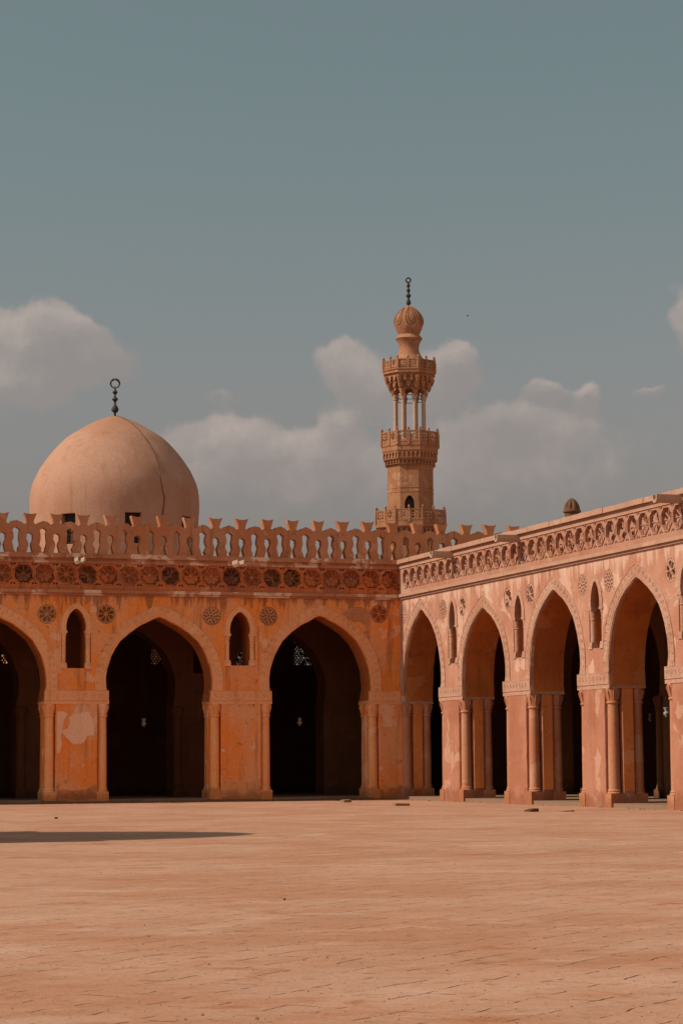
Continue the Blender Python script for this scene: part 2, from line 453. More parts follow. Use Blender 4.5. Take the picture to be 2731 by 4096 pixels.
def build_wing(root, W):
    """one courtyard facade with everything fixed to it; local x runs along it, -y is the courtyard"""
    S = W['mats']
    piers, arches, shift = W['piers'], W['arches'], W['shift']
    hw = W['hw']; HP = W['half_pier']
    rr = random.Random(W['seed'])
    order = sorted(arches)                       # arch centres, left to right in local x
    apex = W['apex']
    cells = W['cells']
    # --- wall above the springing, cell by cell (arch centre to arch centre)
    skin = MB(); core = MB()
    TOP = 8.8
    for cell in cells:
        al, ar, pc = cell['al'], cell['ar'], cell['p']
        def outline(endcap):
            lp = []
            if al is not None:
                lp.append((al, TOP))
                lp += list(reversed(half_arch(al, +1, apex[al], hw, cell['bl'] - al, 0, .012, hash(round(al, 2)) % 997)))
            else: lp += [(cell['s0'] if not endcap else cell.get('c0', cell['s0']), TOP), (cell['s0'] if not endcap else cell.get('c0', cell['s0']), 4.2)]
            if ar is not None:
                lp += half_arch(ar, -1, apex[ar], hw, ar - cell['br'], 0, .012, hash(round(ar, 2)) % 991)
                lp.append((ar, TOP))
            else: lp += [(cell['s1'] if not endcap else cell.get('c1', cell['s1']), 4.2), (cell['s1'] if not endcap else cell.get('c1', cell['s1']), TOP)]
            return lp
        holes = []; wide = []
        for w in cell.get('win', []):
            wide.append(niche_loop(w[0], w[1], w[2], w[3], w[4], .22)); holes.append(niche_loop(w[0], w[1], w[2], w[3], w[4]))
        rounds = [circle(x, z, .40, 28) for x, z, k in cell.get('round', [])]
        skin.prism([outline(False)] + wide + rounds, 0, .13)
        core.prism([outline(True)] + holes, .127, 1.35)
    skin.build('wall', S['wall'], root)
    core.build('wall_core', S['soffit'], root)
    # --- roundels and niche windows
    for cell in cells:
        for x, z, k in cell.get('round', []):
            link('roundel', W['roundels'][k], root, (x, rr.uniform(.0, .02), z), (0, rr.uniform(-.3, .3), 0))
        for c, zb, zi, za, w in cell.get('win', []):
            f = MB()
            lo = niche_loop(c, zi + .004, zi + .01, za + .20, w + .20)
            inner = niche_loop(c, zi + .004, zi + .01, za - .006, w - .008)
            lo = [p for p in lo if p[1] > zi + .006 or True]
            ring_o = [p for p in niche_loop(c, zi + .02, zi + .02, za + .22, w + .22)]
            ring_i = [p for p in niche_loop(c, zi + .02, zi + .02, za, w)]
            # open ring: outer up one side, inner back down
            ro = ring_o[1:-1] if False else ring_o
            o = [ring_o[1]] + ring_o[3:-1] + [ring_o[0]]
            i_ = [ring_i[0]] + list(reversed(ring_i[3:-1])) + [ring_i[1]]
            f.prism([o + i_], -.035, .02)
            fr = f.build('window', S['band'], root)
            for sgn in (-1, 1):
                q = MB()
                q.box(c + sgn * (w + .12) - .16, c + sgn * (w + .12) + .16, -.04, .20, zi - .07, zi + .018)
                x = c + sgn * (w + .11)
                h = zi - zb
                q.lathe([(.10, zb + .22), (.10, zb + .25), (.097, zi - .42), (.118, zi - .40), (.118, zi - .375), (.10, zi - .36), (.11, zi - .25), (.135, zi - .10), (.14, zi - .07)], 14, x, .10)
                q.box(x - .14, x + .14, -.035, .22, zb - .02, zb + .12)
                q.box(x - .125, x + .125, -.02, .2, zb + .12, zb + .22)
                q.build('colonnette', S['band'], fr)
            q = MB(); q.box(c - w - .01, c + w + .01, .14, 1.2, zb - .06, zb - .003); q.build('sill', S['ledge'], fr)
    # --- archivolts, impost bands
    for c in order:
        o_l = half_arch(c, -1, apex[c], hw, None, .47); i_l = half_arch(c, -1, apex[c], hw, None, .03)
        o_r = half_arch(c, +1, apex[c], hw, None, .47); i_r = half_arch(c, +1, apex[c], hw, None, .03)
        cut = lambda l: [(l[2][0], 4.655)] + l[2:]
        lim0, lim1 = W['limit']
        clip = lambda l: [(min(max(x, lim0), lim1), z) for x, z in l]
        path = clip(cut(o_l) + list(reversed(cut(o_r)))[1:]) + clip(cut(i_r) + list(reversed(cut(i_l)))[1:])
        b = MB(); b.prism([path], -.028, .03)
        mid = half_arch(c, -1, apex[c], hw, None, .29)[2:] + list(reversed(half_arch(c, 1, apex[c], hw, None, .29)[2:]))[1:]
        relief(b, [p for p in mid if lim0 + .1 < p[0] < lim1 - .1], -.026, .12, .30, rr)
        edge = half_arch(c, -1, apex[c], hw, None, .455)[2:] + list(reversed(half_arch(c, 1, apex[c], hw, None, .455)[2:]))[1:]
        b.tube([(min(max(x, lim0 + .02), lim1 - .02), -.026, z) for x, z in edge], .018, 6)
        edge = half_arch(c, -1, apex[c], hw, None, .12)[2:] + list(reversed(half_arch(c, 1, apex[c], hw, None, .12)[2:]))[1:]
        b.tube([(min(max(x, lim0 + .02), lim1 - .02), -.026, z) for x, z in edge], .013, 6)
        b.build('archivolt', S['band'], root)
    for a, bb in W['imposts']:
        b = MB(); b.box(a + .01, bb - .01, -.031, .03, 4.24, 4.65)
        relief(b, [(a + .1, 4.44), (bb - .1, 4.44)], -.029, .13, .30, rr)
        b.tube([(a + .02, -.03, 4.63), (bb - .02, -.03, 4.63)], .012, 6)
        b.build('impost_frieze', S['band'], root)
    # --- piers, impost lips and engaged columns
    cm = W['colmesh']
    for (a, bb, na, nb) in W['pier_plans']:
        b = MB(); b.worn_prism_z(chamfer(pier_plan(a, bb, na, nb), .022), -.1, 4.1, 16, .009, rr); b.build('pier', S['pier'], root)
        for on, f, sg in ((na, a, -1), (nb, bb, 1)):
            if on or f == bb:
                q = MB(); q.box(min(f, f + sg * .014), max(f, f + sg * .014), .475 if on else .04, .875 if on else 1.31, .55, 4.08); q.build('jamb_panel', S['jamb'], root)
        b = MB(); ea = .024 if na else 0; eb = .024 if nb else 0
        b.box(a - ea, bb + eb, -.016, 1.37, 4.09, 4.20)
        b.box(a - ea * .4, bb + eb * .4, -.008, 1.36, 4.2, 4.24)
        b.build('impost', S['band'], root)
        for s, on in ((a + .23, na), (bb - .23, nb)):
            if on:
                for d in (.23, 1.12): add_column(root, cm, s, d)
    # --- mouldings, frieze, top ledge
    s0, s1 = W['span']
    def run(b, e, d, z0, z1): b.box(s0 + (e if W['corner'] == 'lo' else 0), s1 - (e if W['corner'] == 'hi' else 0), -e, d, z0, z1)
    b = MB(); run(b, .07, .05, 8.60, 8.69); run(b, .15, .06, 8.69, 8.82)
    b.build('moulding', S['ledge'], root)
    b = MB(); b.box(s0, s1, .27, 1.35, 8.8, 10.17); b.build('parapet_wall', S['frieze'], root)
    b = MB()
    e = .05
    cs = sorted(W['rosettes'])
    stp = W['rstep']
    zc = 9.46
    for c in cs:
        x0, x1 = c - stp / 2, c + stp / 2
        if c == cs[0]: x0 = max(s0, x0) if W['corner'] == 'hi' else s0 + .05
        if c == cs[-1] and W['corner'] == 'hi': x1 = s1 - .05
        rect = [(x0, 8.82), (x1, 8.82), (x1, 9.93), (x0, 9.93)]
        hl = [(c + x, zc + z) for x, z in OCT_HOLE]
        tri = [[(x1 - .14, zc + .43), (x1 - .02, zc + .43), (x1 - .02, zc + .33)], [(x0 + .02, zc - .33), (x0 + .02, zc - .43), (x0 + .14, zc - .43)],
               [(x0 + .02, zc + .43), (x0 + .14, zc + .43), (x0 + .02, zc + .33)], [(x1 - .14, zc - .43), (x1 - .02, zc - .43), (x1 - .02, zc - .33)]]
        tri = [t for t in tri if all(x0 < p[0] < x1 for p in t)]
        b.prism([rect, hl] + tri, -e, .20)
        # thin raised frame round each octagon
        b.tube([(c + x * 1.09, -e - .006, zc + z * 1.09) for x, z in OCT + OCT[:1]], .028, 5)
    b.build('frieze', S['frieze'], root)
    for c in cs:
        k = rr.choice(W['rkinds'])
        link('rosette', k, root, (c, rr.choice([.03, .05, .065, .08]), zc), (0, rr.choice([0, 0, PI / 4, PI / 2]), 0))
    b = MB(); run(b, .085, .3, 9.93, 10.03); run(b, .06, .3, 10.03, 10.14)
    b.build('moulding', S['ledge'], root)
    # ledge in separate slabs with uneven joints
    b = MB()
    ee = .19; a0 = s0 + (ee if W['corner'] == 'lo' else 0); a1 = s1 - (ee if W['corner'] == 'hi' else 0)
    x = a0
    while x < a1 - .3:
        w = min(rr.uniform(1.1, 2.3), a1 - x); dz = rr.uniform(-.012, .014); de = rr.uniform(-.02, .012)
        b.box(x + .004, x + w - .004, -ee + de, 1.38, 10.14, 10.325 + dz); x += w
    b.build('cornice', S['ledge'], root)
    # --- stone gutters that throw the roof water into the court
    for s in W['spouts']:
        b = MB()
        u = [(-.17, .13), (-.16, -.02), (-.09, -.13), (.09, -.13), (.16, -.02), (.17, .13), (.11, .13), (.10, .0), (.05, -.07), (-.05, -.07), (-.10, .0), (-.11, .13)]
        b.prism([[(s + x, 9.99 + z) for x, z in u]], -.98 + rr.uniform(-.08, .08), .1)
        b.build('water_spout', S['spout'], root)

def pier_list(centres, hp): return [(c - hp, c + hp, True, True) for c in centres]

# ---- north wing (left in the photograph): orange facade in its own shade
LP = [-7.15 - 7.04 * k for k in range(6)]
LA = [-3.64 - 7.05 * k for k in range(6)]
HP = 1.335
north = thing('arcade_building', 'orange plastered arcade in shade with pierced cresting along its roof, left of the corner', 'building', (0, 0, 0), 0, 'arcades round the court')
apexL = dict(zip(LA, [7.86, 7.73, 7.78, 7.75, 7.8, 7.75]))
JAMB = plaster('brightened_jamb_plaster', (.66, .225, .062), (.56, .18, .055), (.70, .33, .15), (.24, .075, .026), .58, .6, .4, .7, 97.0)  # brighter orange stands in for light missing on the shaded jambs
om = dict(jamb=PIER_OR, wall=ORANGE, soffit=SOFFIT, band=BAND_OR, pier=PIER_OR, ledge=LEDGE_OR, frieze=FRIEZE_OR, spout=SPOUT)
RO = {k: rosette_mesh(k if k not in ('worn', 'shade_toned', 'dusty') else 'petal', m_, OCT, d) for k, d, m_ in (('petal', .13, ROS_DARK), ('shade_toned', .15, ROS_DARK), ('petal_straight', .11, ROS_MID), ('six', .10, ROS_MID), ('broken', .12, ROS_DARK), ('worn', .07, ROS_MID), ('dusty', .09, FRIEZE_OR))}
RDO = {k: rosette_mesh(k, m_, ROUND, d) for k, d, m_ in (('petal', .125, ROS_PALE), ('petal_straight', .10, ROS_PALE), ('lattice', .075, ROS_PALE), ('six', .11, ROS_MID))}
cells = [dict(al=LA[0], ar=None, p=0, s0=LA[0], s1=0, c1=1.35, bl=-1.47, round=[(-.96, 7.98, 'six')])]
kinds = [('petal', 'lattice'), ('petal', 'petal')]
wz = [(5.72, 7.04, 8.0, .44), (5.57, 7.10, 8.05, .41)]
rk = [('lattice', 'lattice'), ('petal', 'petal'), ('petal_straight', 'lattice'), ('petal', 'lattice'), ('petal', 'petal')]
for i in range(5):
    p = LP[i]; z = wz[i % 2]
    cells.append(dict(al=LA[i + 1], ar=LA[i], p=p, bl=p - HP - .035, br=p + HP + .035, win=[(p - .04, *z)],
                      round=[(p - 1.27, 7.80, rk[i][0]), (p + 1.22, 7.82, rk[i][1])]))
cells.append(dict(al=None, ar=LA[5], p=0, s0=-42.4, s1=0, br=LP[5] + HP + .035))
W = dict(mats=om, piers=LP, arches=LA, shift=0, hw=2.27, half_pier=HP, seed=5, apex=apexL, cells=cells, roundels=RDO,
         limit=(-60, -.3), imposts=[(c - HP - .02, c + HP + .02) for c in LP] + [(-1.47, -.012)],
         pier_plans=pier_list(LP, HP) + [(-1.46, 1.35, True, False)], colmesh=column_meshes(COL_OR, COL_OR),
         span=(-42.4, 0), corner='hi', rosettes=[-.44 - .889 * k for k in range(47)], rstep=.889,
         rkinds=[RO['petal'], RO['shade_toned'], RO['petal_straight'], RO['worn'], RO['six'], RO['broken'], RO['worn'], RO['dusty'], RO['dusty']], spouts=[-7.42, -14.2, -21.3])
build_wing(north, W)

def patch_sheet(root, name, pts, mat, d=-.006):
    b = MB(); rr = random.Random(len(pts)); out = []
    for p0, p1 in zip(pts, pts[1:] + pts[:1]):
        for q in range(3):
            v = Vector(p0).lerp(Vector(p1), q / 3); out.append((v.x + rr.uniform(-.012, .012), v.y + rr.uniform(-.012, .012)))
    b.prism([out], d, .01)
    b.build(name, mat, root)
PALEPATCH = plaster('bare_lime_patch', (.80, .46, .30), (.76, .42, .26), (.82, .50, .35), (.5, .24, .12), .6, .4, .2, .3, 91.0)
DAMP = plaster('damp_stained_plaster', (.56, .20, .068), (.48, .165, .06), (.66, .30, .14), (.22, .075, .03), .6, .5, .3, .8, 93.0)
zz = lambda l: [(-15.04 + (x - 390) * .0059, 4.1 - (y - 1410) * .00571) for x, y in l]
patch_sheet(north, 'plaster_patch', zz([(480, 1500), (560, 1475), (620, 1468), (650, 1530), (662, 1600), (655, 1640), (610, 1642), (590, 1685), (545, 1702), (510, 1700), (470, 1662), (440, 1630), (430, 1600), (468, 1590), (485, 1550)]), PALEPATCH)
patch_sheet(north, 'plaster_patch', zz([(396, 1468), (440, 1463), (468, 1482), (440, 1540), (438, 1588), (424, 1640), (430, 1700), (414, 1762), (397, 1765)]), PALEPATCH)
patch_sheet(north, 'plaster_patch', zz([(400, 2085), (398, 2040), (430, 2025), (520, 2035), (600, 2028), (640, 2005), (672, 1985), (684, 2000), (684, 2090), (560, 2100)]), DAMP)
PALEDAMP = plaster('pale_damp_plaster', (.66, .29, .12), (.60, .25, .10), (.74, .40, .22), (.3, .11, .045), .6, .5, .3, .7, 95.0)
patch_sheet(north, 'plaster_patch', [(-8.0, .12), (-8.0, .82), (-7.6, .86), (-7.2, .82), (-6.85, .80), (-6.5, .92), (-6.34, 1.05), (-6.30, .95), (-6.30, .12)], PALEDAMP)
def brick_mat():
    m, nt, b = newmat('bare_brickwork')
    pos = N(nt, 'ShaderNodeNewGeometry').outputs['Position']
    br = N(nt, 'ShaderNodeTexBrick'); put(nt, br.inputs['Vector'], mapped(nt, pos, rot=(R(90), 0, 0)))
    br.inputs['Scale'].default_value = 1.0; br.inputs['Brick Width'].default_value = .24; br.inputs['Row Height'].default_value = .075
    br.inputs['Mortar Size'].default_value = .014
    br.inputs['Color1'].default_value = (.60, .235, .085, 1); br.inputs['Color2'].default_value = (.52, .19, .07, 1); br.inputs['Mortar'].default_value = (.36, .13, .055, 1)
    n = noise(nt, pos, 3, 7, .6)
    nt.links.new(mixc(nt, ramp(nt, n, .45, .65), br.outputs[0], (.50, .21, .09)), b.inputs['Base Color'])
    b.inputs['Roughness'].default_value = .95
    nt.links.new(bump(nt, mth(nt, 'SUBTRACT', n, br.outputs['Fac']), .6, .03), b.inputs['Normal'])
    return m
patch_sheet(north, 'bare_brick_patch', [(-2.62, 8.02), (-2.27, 8.24), (-1.90, 8.30), (-1.58, 8.2), (-1.36, 8.08), (-1.39, 7.64), (-1.58, 7.45), (-1.83, 7.64), (-2.15, 7.64), (-2.41, 7.75)], brick_mat(), -.005)
# ---- east wing (right in the photograph): pink facade in full sun
RP = [6.10 + 7.08 * k for k in range(5)]
RA = [2.72 + 7.08 * k for k in range(5)]
east = thing('arcade_building', 'sunlit pink plastered arcade with rosette frieze, running from the corner to the right', 'building', (0, 0, 0), R(-90), 'arcades round the court')
apexR = dict(zip(RA, [8.0, 7.62, 7.82, 7.73, 7.8]))
pm = dict(jamb=JAMB, wall=PINK, soffit=SOFFIT, band=BAND_PK, pier=PIER_PK, ledge=LEDGE_PK, frieze=FRIEZE_PK, spout=SPOUT)
RP_ = {k: rosette_mesh(k if k != 'worn' else 'petal', FRIEZE_PK, OCT, d) for k, d in (('petal', .13), ('petal_straight', .12), ('broken', .13), ('worn', .09))}
RDP = {k: rosette_mesh(k, BAND_PK, ROUND, d) for k, d in (('petal', .11), ('lattice', .09), ('six', .11), ('broken', .115), ('petal_straight', .10))}
cells = [dict(al=None, ar=RA[0], p=0, s0=0, s1=0, br=.30, round=[(.47, 7.93, 'lattice')])]
rk = [('lattice', 'broken'), ('broken', 'petal'), ('lattice', 'lattice'), ('six', 'petal'), ('petal', 'petal')]
wv = [(5.58, 7.12, 8.14, .33), (5.50, 7.0, 7.88, .34), (5.52, 6.93, 7.88, .36), (5.52, 7.0, 7.9, .36), (5.5, 7.0, 7.9, .36)]
for i in range(5):
    p = RP[i]; q = p + .33
    cells.append(dict(al=RA[i], ar=(RA[i + 1] if i < 4 else None), p=p, bl=p - HP - .035, br=p + HP + .035, s0=0, s1=p + HP,
                      win=[(q, *wv[i])], round=[(q - 1.10, 7.86 - .03 * i, rk[i][0]), (q + 1.12, 7.84 - .02 * i, rk[i][1])]))
cells[-1]['c1'] = cells[-1]['s1']; cells[-1]['round'] = cells[-1]['round'][:1]
W = dict(mats=pm, piers=RP, arches=RA, shift=0, hw=2.31, half_pier=HP, seed=8, apex=apexR, cells=cells, roundels=RDP,
         limit=(.02, 60), imposts=[(c - HP - .02, c + HP + .02) for c in RP],
         pier_plans=pier_list(RP, HP), colmesh=column_meshes(COL_PK, COL_PK),
         span=(0, RP[4] + HP), corner='lo', rosettes=[.97 + .879 * k for k in range(40)], rstep=.879,
         rkinds=[RP_['petal'], RP_['petal'], RP_['petal_straight'], RP_['broken'], RP_['worn'], RP_['broken']], spouts=[6.64, 13.76, 27.55, 20.9][:3])
build_wing(east, W)
# the reveal column of the corner jamb
cmE = W['colmesh']
for d in (.23, 1.12): add_column(east, cmE, .09, d)
b = MB(); b.box(.004, .27, .47, .88, -.1, 4.09); b.build('pier', JAMB, east)
b = MB(); b.box(.004, .30, -.02, 1.37, 4.09, 4.2); b.build('impost', BAND_PK, east)
DAMPSTONE = plaster('damp_kerb_stone', (.30, .165, .085), (.24, .13, .07), (.38, .24, .15), (.12, .06, .03), .6, .5, .2, .7, 119.0)
b = MB(); rk_ = random.Random(9); x = -24.0
while x < -.3:
    w = rk_.uniform(.35, 1.1)
    b.box(x, x + w - .015, -rk_.uniform(.03, .11), .05, -.05, rk_.uniform(.06, .135)); x += w
b.build('kerb', DAMPSTONE, north)

# ---- pierced cresting of the north wing: a row of little stone figures
def merlon_mesh(v):
    rr = random.Random(v * 7 + 1)
    j = lambda a=.022: rr.uniform(-a, a)
    h = 1.137 / 2
    z0 = 10.32
    # right half outline from the middle of the tall slot on the right round over the top to the left
    _slot = [(.012, 10.33), (.10 + j(), 10.43), (.085 + j(), 10.52), (.155 + j(), 10.66), (.160 + j(), 10.76), (.115 + j(), 10.95), (.135 + j(), 11.15), (.160, 11.26), (.13, 11.31), (.02, 11.385)]
    def slot_side(s):   # edge of the tall pointed slot, from bottom to its tip; s=+1 right neighbour
        return [(s * (h - d_), z + (rr.uniform(-.015, .015) if d_ > .05 else 0)) for d_, z in _slot]
    r = slot_side(1)
    l = slot_side(-1)
    top_r = [(h - .001, 11.392), (h - .001, 11.68 + j()), (h - .20, 11.62 + j()), (h - .30, 11.535), (.20, 11.525), (.19, 11.565), (.135, 11.58),
             (.15, 11.63), (.20, 11.80), (.27 + j(.02), 12.0 + j(.02)), (.13, 11.955), (0, 11.945 + j())]
    top_l = [(-x, z + (j(.008) if i else 0)) for i, (x, z) in enumerate(top_r)][:-1]
    key = [(.145, z0), (.10, 10.48), (.055, 10.66), (.075, 10.76), (.135, 10.89), (.15, 10.96), (.12, 11.0), (.145, 11.06), (.10, 11.12), (0, 11.17)]
    loop = [(x, z) for x, z in key[::-1]]                       # from keyhole tip down its right side
    loop += [(h - .012, z0)] + r + top_r + list(reversed(top_l)) + list(reversed(l)) + [(-(h - .012), z0)]
    loop += [(-x, z) for x, z in key][:-1]
    m = MB(); m.prism([[(x, z - 10.32) for x, z in loop]], .04, .40)
    return m.mesh('merlon', MERLON)
MM = [merlon_mesh(i) for i in range(9)]
for k in range(-10, 34):
    s = -3.68 - 1.137 * k
    link('merlon', MM[(k * 5 + k // 3) % 9], north, (s, rnd(-.012, .012), 10.32 + rnd(-.02, .012)), (0, rnd(-.010, .010), 0))
b = MB(); b.box(.3, 8.2, .0, .44, 9.9, 10.315); b.build('merlon_base', MERLON, north)

# ---- halls behind the facades
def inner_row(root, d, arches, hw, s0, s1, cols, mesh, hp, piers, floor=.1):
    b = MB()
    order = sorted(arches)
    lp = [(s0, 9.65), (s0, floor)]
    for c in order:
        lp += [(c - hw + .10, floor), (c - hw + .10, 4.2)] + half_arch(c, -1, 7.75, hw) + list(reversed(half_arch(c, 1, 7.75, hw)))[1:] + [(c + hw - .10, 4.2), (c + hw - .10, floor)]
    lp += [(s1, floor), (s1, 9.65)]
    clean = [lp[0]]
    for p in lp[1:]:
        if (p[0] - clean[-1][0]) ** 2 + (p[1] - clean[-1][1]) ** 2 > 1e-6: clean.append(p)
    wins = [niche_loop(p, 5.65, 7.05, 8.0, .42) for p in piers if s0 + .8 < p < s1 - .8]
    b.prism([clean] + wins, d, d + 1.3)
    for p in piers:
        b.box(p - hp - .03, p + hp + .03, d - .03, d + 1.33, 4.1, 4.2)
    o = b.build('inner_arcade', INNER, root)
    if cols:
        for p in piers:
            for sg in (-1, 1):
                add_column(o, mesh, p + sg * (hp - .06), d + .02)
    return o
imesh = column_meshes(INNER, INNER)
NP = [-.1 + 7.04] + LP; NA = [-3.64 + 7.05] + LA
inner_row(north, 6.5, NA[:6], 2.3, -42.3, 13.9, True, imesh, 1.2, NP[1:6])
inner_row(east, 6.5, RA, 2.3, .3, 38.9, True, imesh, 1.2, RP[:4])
# back walls; pierced stucco window screens let daylight in
b = MB()
scr = [(1.85 - 3.78 * k) for k in range(9)]
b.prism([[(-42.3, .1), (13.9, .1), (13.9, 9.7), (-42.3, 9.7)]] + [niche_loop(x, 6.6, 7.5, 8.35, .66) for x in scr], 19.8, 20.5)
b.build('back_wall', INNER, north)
def screen_mesh():
    b = MB(); holes = []; rs = random.Random(3)
    lp = niche_loop(0, 6.5, 7.5, 8.42, .74)
    z = 6.68; row = 0
    while z < 8.25:
        n = 9; 
        for i in range(n):
            x = (i - (n - 1) / 2 + (.5 if row % 2 else 0)) * .145
            lim = .58 if z < 7.5 else .60 * (1 - (z - 7.5) / .85) ** .6 if z < 8.3 else 0
            if abs(x) < lim and rs.random() > .14:
                big = (row % 3 == 0 and i % 2 == 0)
                q = rs.uniform(.85, 1.15); holes.append([(x + dx_ * q, z + dz_ * q) for dx_, dz_ in (circle(0, 0, .052, 7) if big else [(a_ * (.6 if (i + row) % 2 else 1.15), b_ * (1.25 if (i + row) % 2 else .65)) for a_, b_ in circle(0, 0, .038, 6)])])
        z += .112; row += 1
    b.prism([lp] + holes, 20.2, 20.26)
    return b.mesh('window_screen', INNER)
SM = screen_mesh()
for x in scr: link('window_screen', SM, north, (x, .32, 0))
b = MB(); b.box(.3, 38.9, 13.3, 14.0, .1, 9.7); b.build('back_wall', INNER, east)
b = MB(); b.box(-42.4, 14.0, .3, 20.6, 9.66, 9.95); b.build('roof', ROOF, north)
b = MB(); b.box(.0, 39.0, .3, 14.0, 9.652, 9.942); b.build('roof', ROOF, east)
b = MB(); b.box(-42.9, -42.4, 0, 20.6, -.1, 10.2); b.build('end_wall', INNER, north)
b = MB(); b.box(14.0, 14.4, 0, 20.6, -.1, 9.9); b.build('end_wall', INNER, north)
b = MB(); b.box(38.95, 39.4, .0, 14.0, -.1, 9.9); b.build('end_wall', INNER, east)

# ---- ribbed stone turret on the roof of the east wing
tu = thing('roof_turret', 'small dark ribbed stone dome standing on the roof of the sunlit arcade', 'turret', (2.0, -14.1, 9.94))
b = MB(); b.lathe([(.31, -.02), (.285, .05), (.28, 1.06)], 24); b.build('drum', DARKSTONE, tu)
b = MB(); b.lathe([(.28, 1.05), (.335, 1.07), (.345, 1.10), (.335, 1.15), (.32, 1.17)], 24); b.build('collar', DARKSTONE, tu)
b = MB()
pts = []; fcs = []; seg = 48
prof = [(.318, 1.165), (.322, 1.24), (.30, 1.33), (.25, 1.43), (.18, 1.52), (.10, 1.585), (.03, 1.62)]
for r, z in prof:
    for i in range(seg):
        a = 2 * PI * i / seg; k = 1 - .26 * (1 - abs(math.cos(a * 4))) * min(1, r / .2) * (0 if z < 1.2 else 1)
        pts.append((r * k * math.cos(a), r * k * math.sin(a), z))
for k in range(len(prof) - 1):
    for i in range(seg):
        j = (i + 1) % seg; fcs.append((k * seg + i, k * seg + j, (k + 1) * seg + j, (k + 1) * seg + i))
fcs.append(tuple((len(prof) - 1) * seg + i for i in range(seg)))
b.add(pts, fcs, True); b.build('ribbed_dome', DARKSTONE, tu)

# ------------------------------------------------------------------ domed mausoleum behind the north wing
dm = thing('domed_mausoleum', 'large smooth tan dome with a crescent finial rising behind the cresting on the left', 'dome', (-1.44, 50.73, 0))
b = MB(); b.box(-6.4, 6.4, -6.4, 6.4, -.1, 12.0)
b.box(-6.55, 6.55, -6.55, 6.55, 12.0, 12.35)
b.build('base', LIMESTONE, dm)
SEG = 96
def dome_shell():
    b = MB()
    prof = [(5.25, 12.3), (5.25, 13.2), (5.28, 14.4), (5.30, 15.2), (5.31, 16.2), (5.36, 17.12), (5.41, 17.71), (5.42, 18.1), (5.40, 18.6), (5.33, 19.1), (5.22, 19.5), (5.04, 19.9), (4.84, 20.32),
            (4.60, 20.69), (4.31, 21.11), (3.99, 21.52), (3.56, 22.0), (3.11, 22.43), (2.68, 22.72), (2.24, 22.98), (1.84, 23.22), (1.45, 23.43), (1.03, 23.62), (.62, 23.77), (.25, 23.87), (.03, 23.91)]
    pts = []; fc = []
    half = 1.5 * 2 * PI / SEG
    ang = [2 * PI * (i + .5) / SEG - PI / 2 for i in range(SEG)]
    for r, z in prof:
        for a in ang: pts.append((r * math.cos(a), r * math.sin(a), z))
    n = len(prof)
    win = set()
    for w in range(8):
        for q in (-1, 0, 1): win.add((w * 12 + q - 1) % SEG)
    W0, W1 = 3, 5
    for k in range(n - 1):
        for i in range(SEG):
            j = (i + 1) % SEG
            if W0 <= k < W1 and i in win: continue
            fc.append((k * SEG + i, k * SEG + j, (k + 1) * SEG + j, (k + 1) * SEG + i))
    fc.append(tuple((n - 1) * SEG + i for i in range(SEG)))
    b.add(pts, fc, True)
    # window reveals
    for w in range(8):
        i0 = (w * 12 - 2) % SEG; i1 = (w * 12 + 1) % SEG
        P = lambda i, k, dr: ((prof[k][0] - dr) * math.cos(ang[i % SEG]), (prof[k][0] - dr) * math.sin(ang[i % SEG]), prof[k][1])
        for i in (i0, i1):
            for k in range(W0, W1): b.add([P(i, k, 0), P(i, k, .7), P(i, k + 1, .7), P(i, k + 1, 0)], [(0, 1, 2, 3)])
        for k in (W0, W1):
            ids = [(w * 12 + q) % SEG for q in (-2, -1, 0, 1)]
            for a, c in zip(ids, ids[1:]): b.add([P(a, k, 0), P(c, k, 0), P(c, k, .7), P(a, k, .7)], [(0, 1, 2, 3)])
    return b
dome_shell().build('dome', DOME, dm, recalc=False)
for w in range(8):
    a = 2 * PI * w / 8 - PI / 2
    b = MB()
    for i in range(7): b.box(-.62 + i * .2, -.58 + i * .2, -.03, .03, 15.1, 17.2)
    for i in range(8): b.box(-.66, .66, -.02, .02, 15.3 + i * .24, 15.34 + i * .24)
    b.box(-.75, .75, .08, .12, 15.0, 17.3)
    o = b.build('window', GRILLE, dm)
    o.location = (4.95 * math.cos(a), 4.95 * math.sin(a), 0); o.rotation_euler = (0, 0, a + PI / 2)
prof = [(5.43, 17.0), (5.44, 18.1), (5.42, 18.6), (5.24, 19.5), (4.86, 20.32), (4.33, 21.11), (3.58, 22.02), (2.70, 22.74), (1.86, 23.24), (1.05, 23.64), (.3, 23.88)]
b = MB(); aa = -PI / 2 + R(21)
b.tube([((r + .0) * math.cos(aa + .02 * math.sin(i * 1.7)), (r + .0) * math.sin(aa + .02 * math.sin(i * 1.7)), z) for i, (r, z) in enumerate(prof)], .035, 6)
b.build('lightning_cable', CABLE, dm)
b = MB()
b.lathe([(.09, 23.85), (.07, 24.05), (.10, 24.12), (.23, 24.26), (.235, 24.36), (.17, 24.52), (.08, 24.62), (.065, 24.82), (.12, 24.88), (.20, 25.0), (.12, 25.12), (.06, 25.18), (.06, 25.30), (.10, 25.34), (.175, 25.46), (.10, 25.58), (.05, 25.62), (.05, 25.74)], 18)
fin = b.build('finial', BRONZE, dm)
def crescent(cz, r, t0, t1, opening):
    b = MB(); n = 36; path = []; rad = []
    for i in range(n + 1):
        a = -PI / 2 + opening + (2 * PI - 2 * opening) * i / n
        path.append((r * math.cos(a + PI), 0, cz - r * math.sin(a))); w = abs(i / n - .5) * 2
        rad.append(t1 + (t0 - t1) * (1 - w) ** 1.0)
    b.tube(path, rad, 8)
    return b
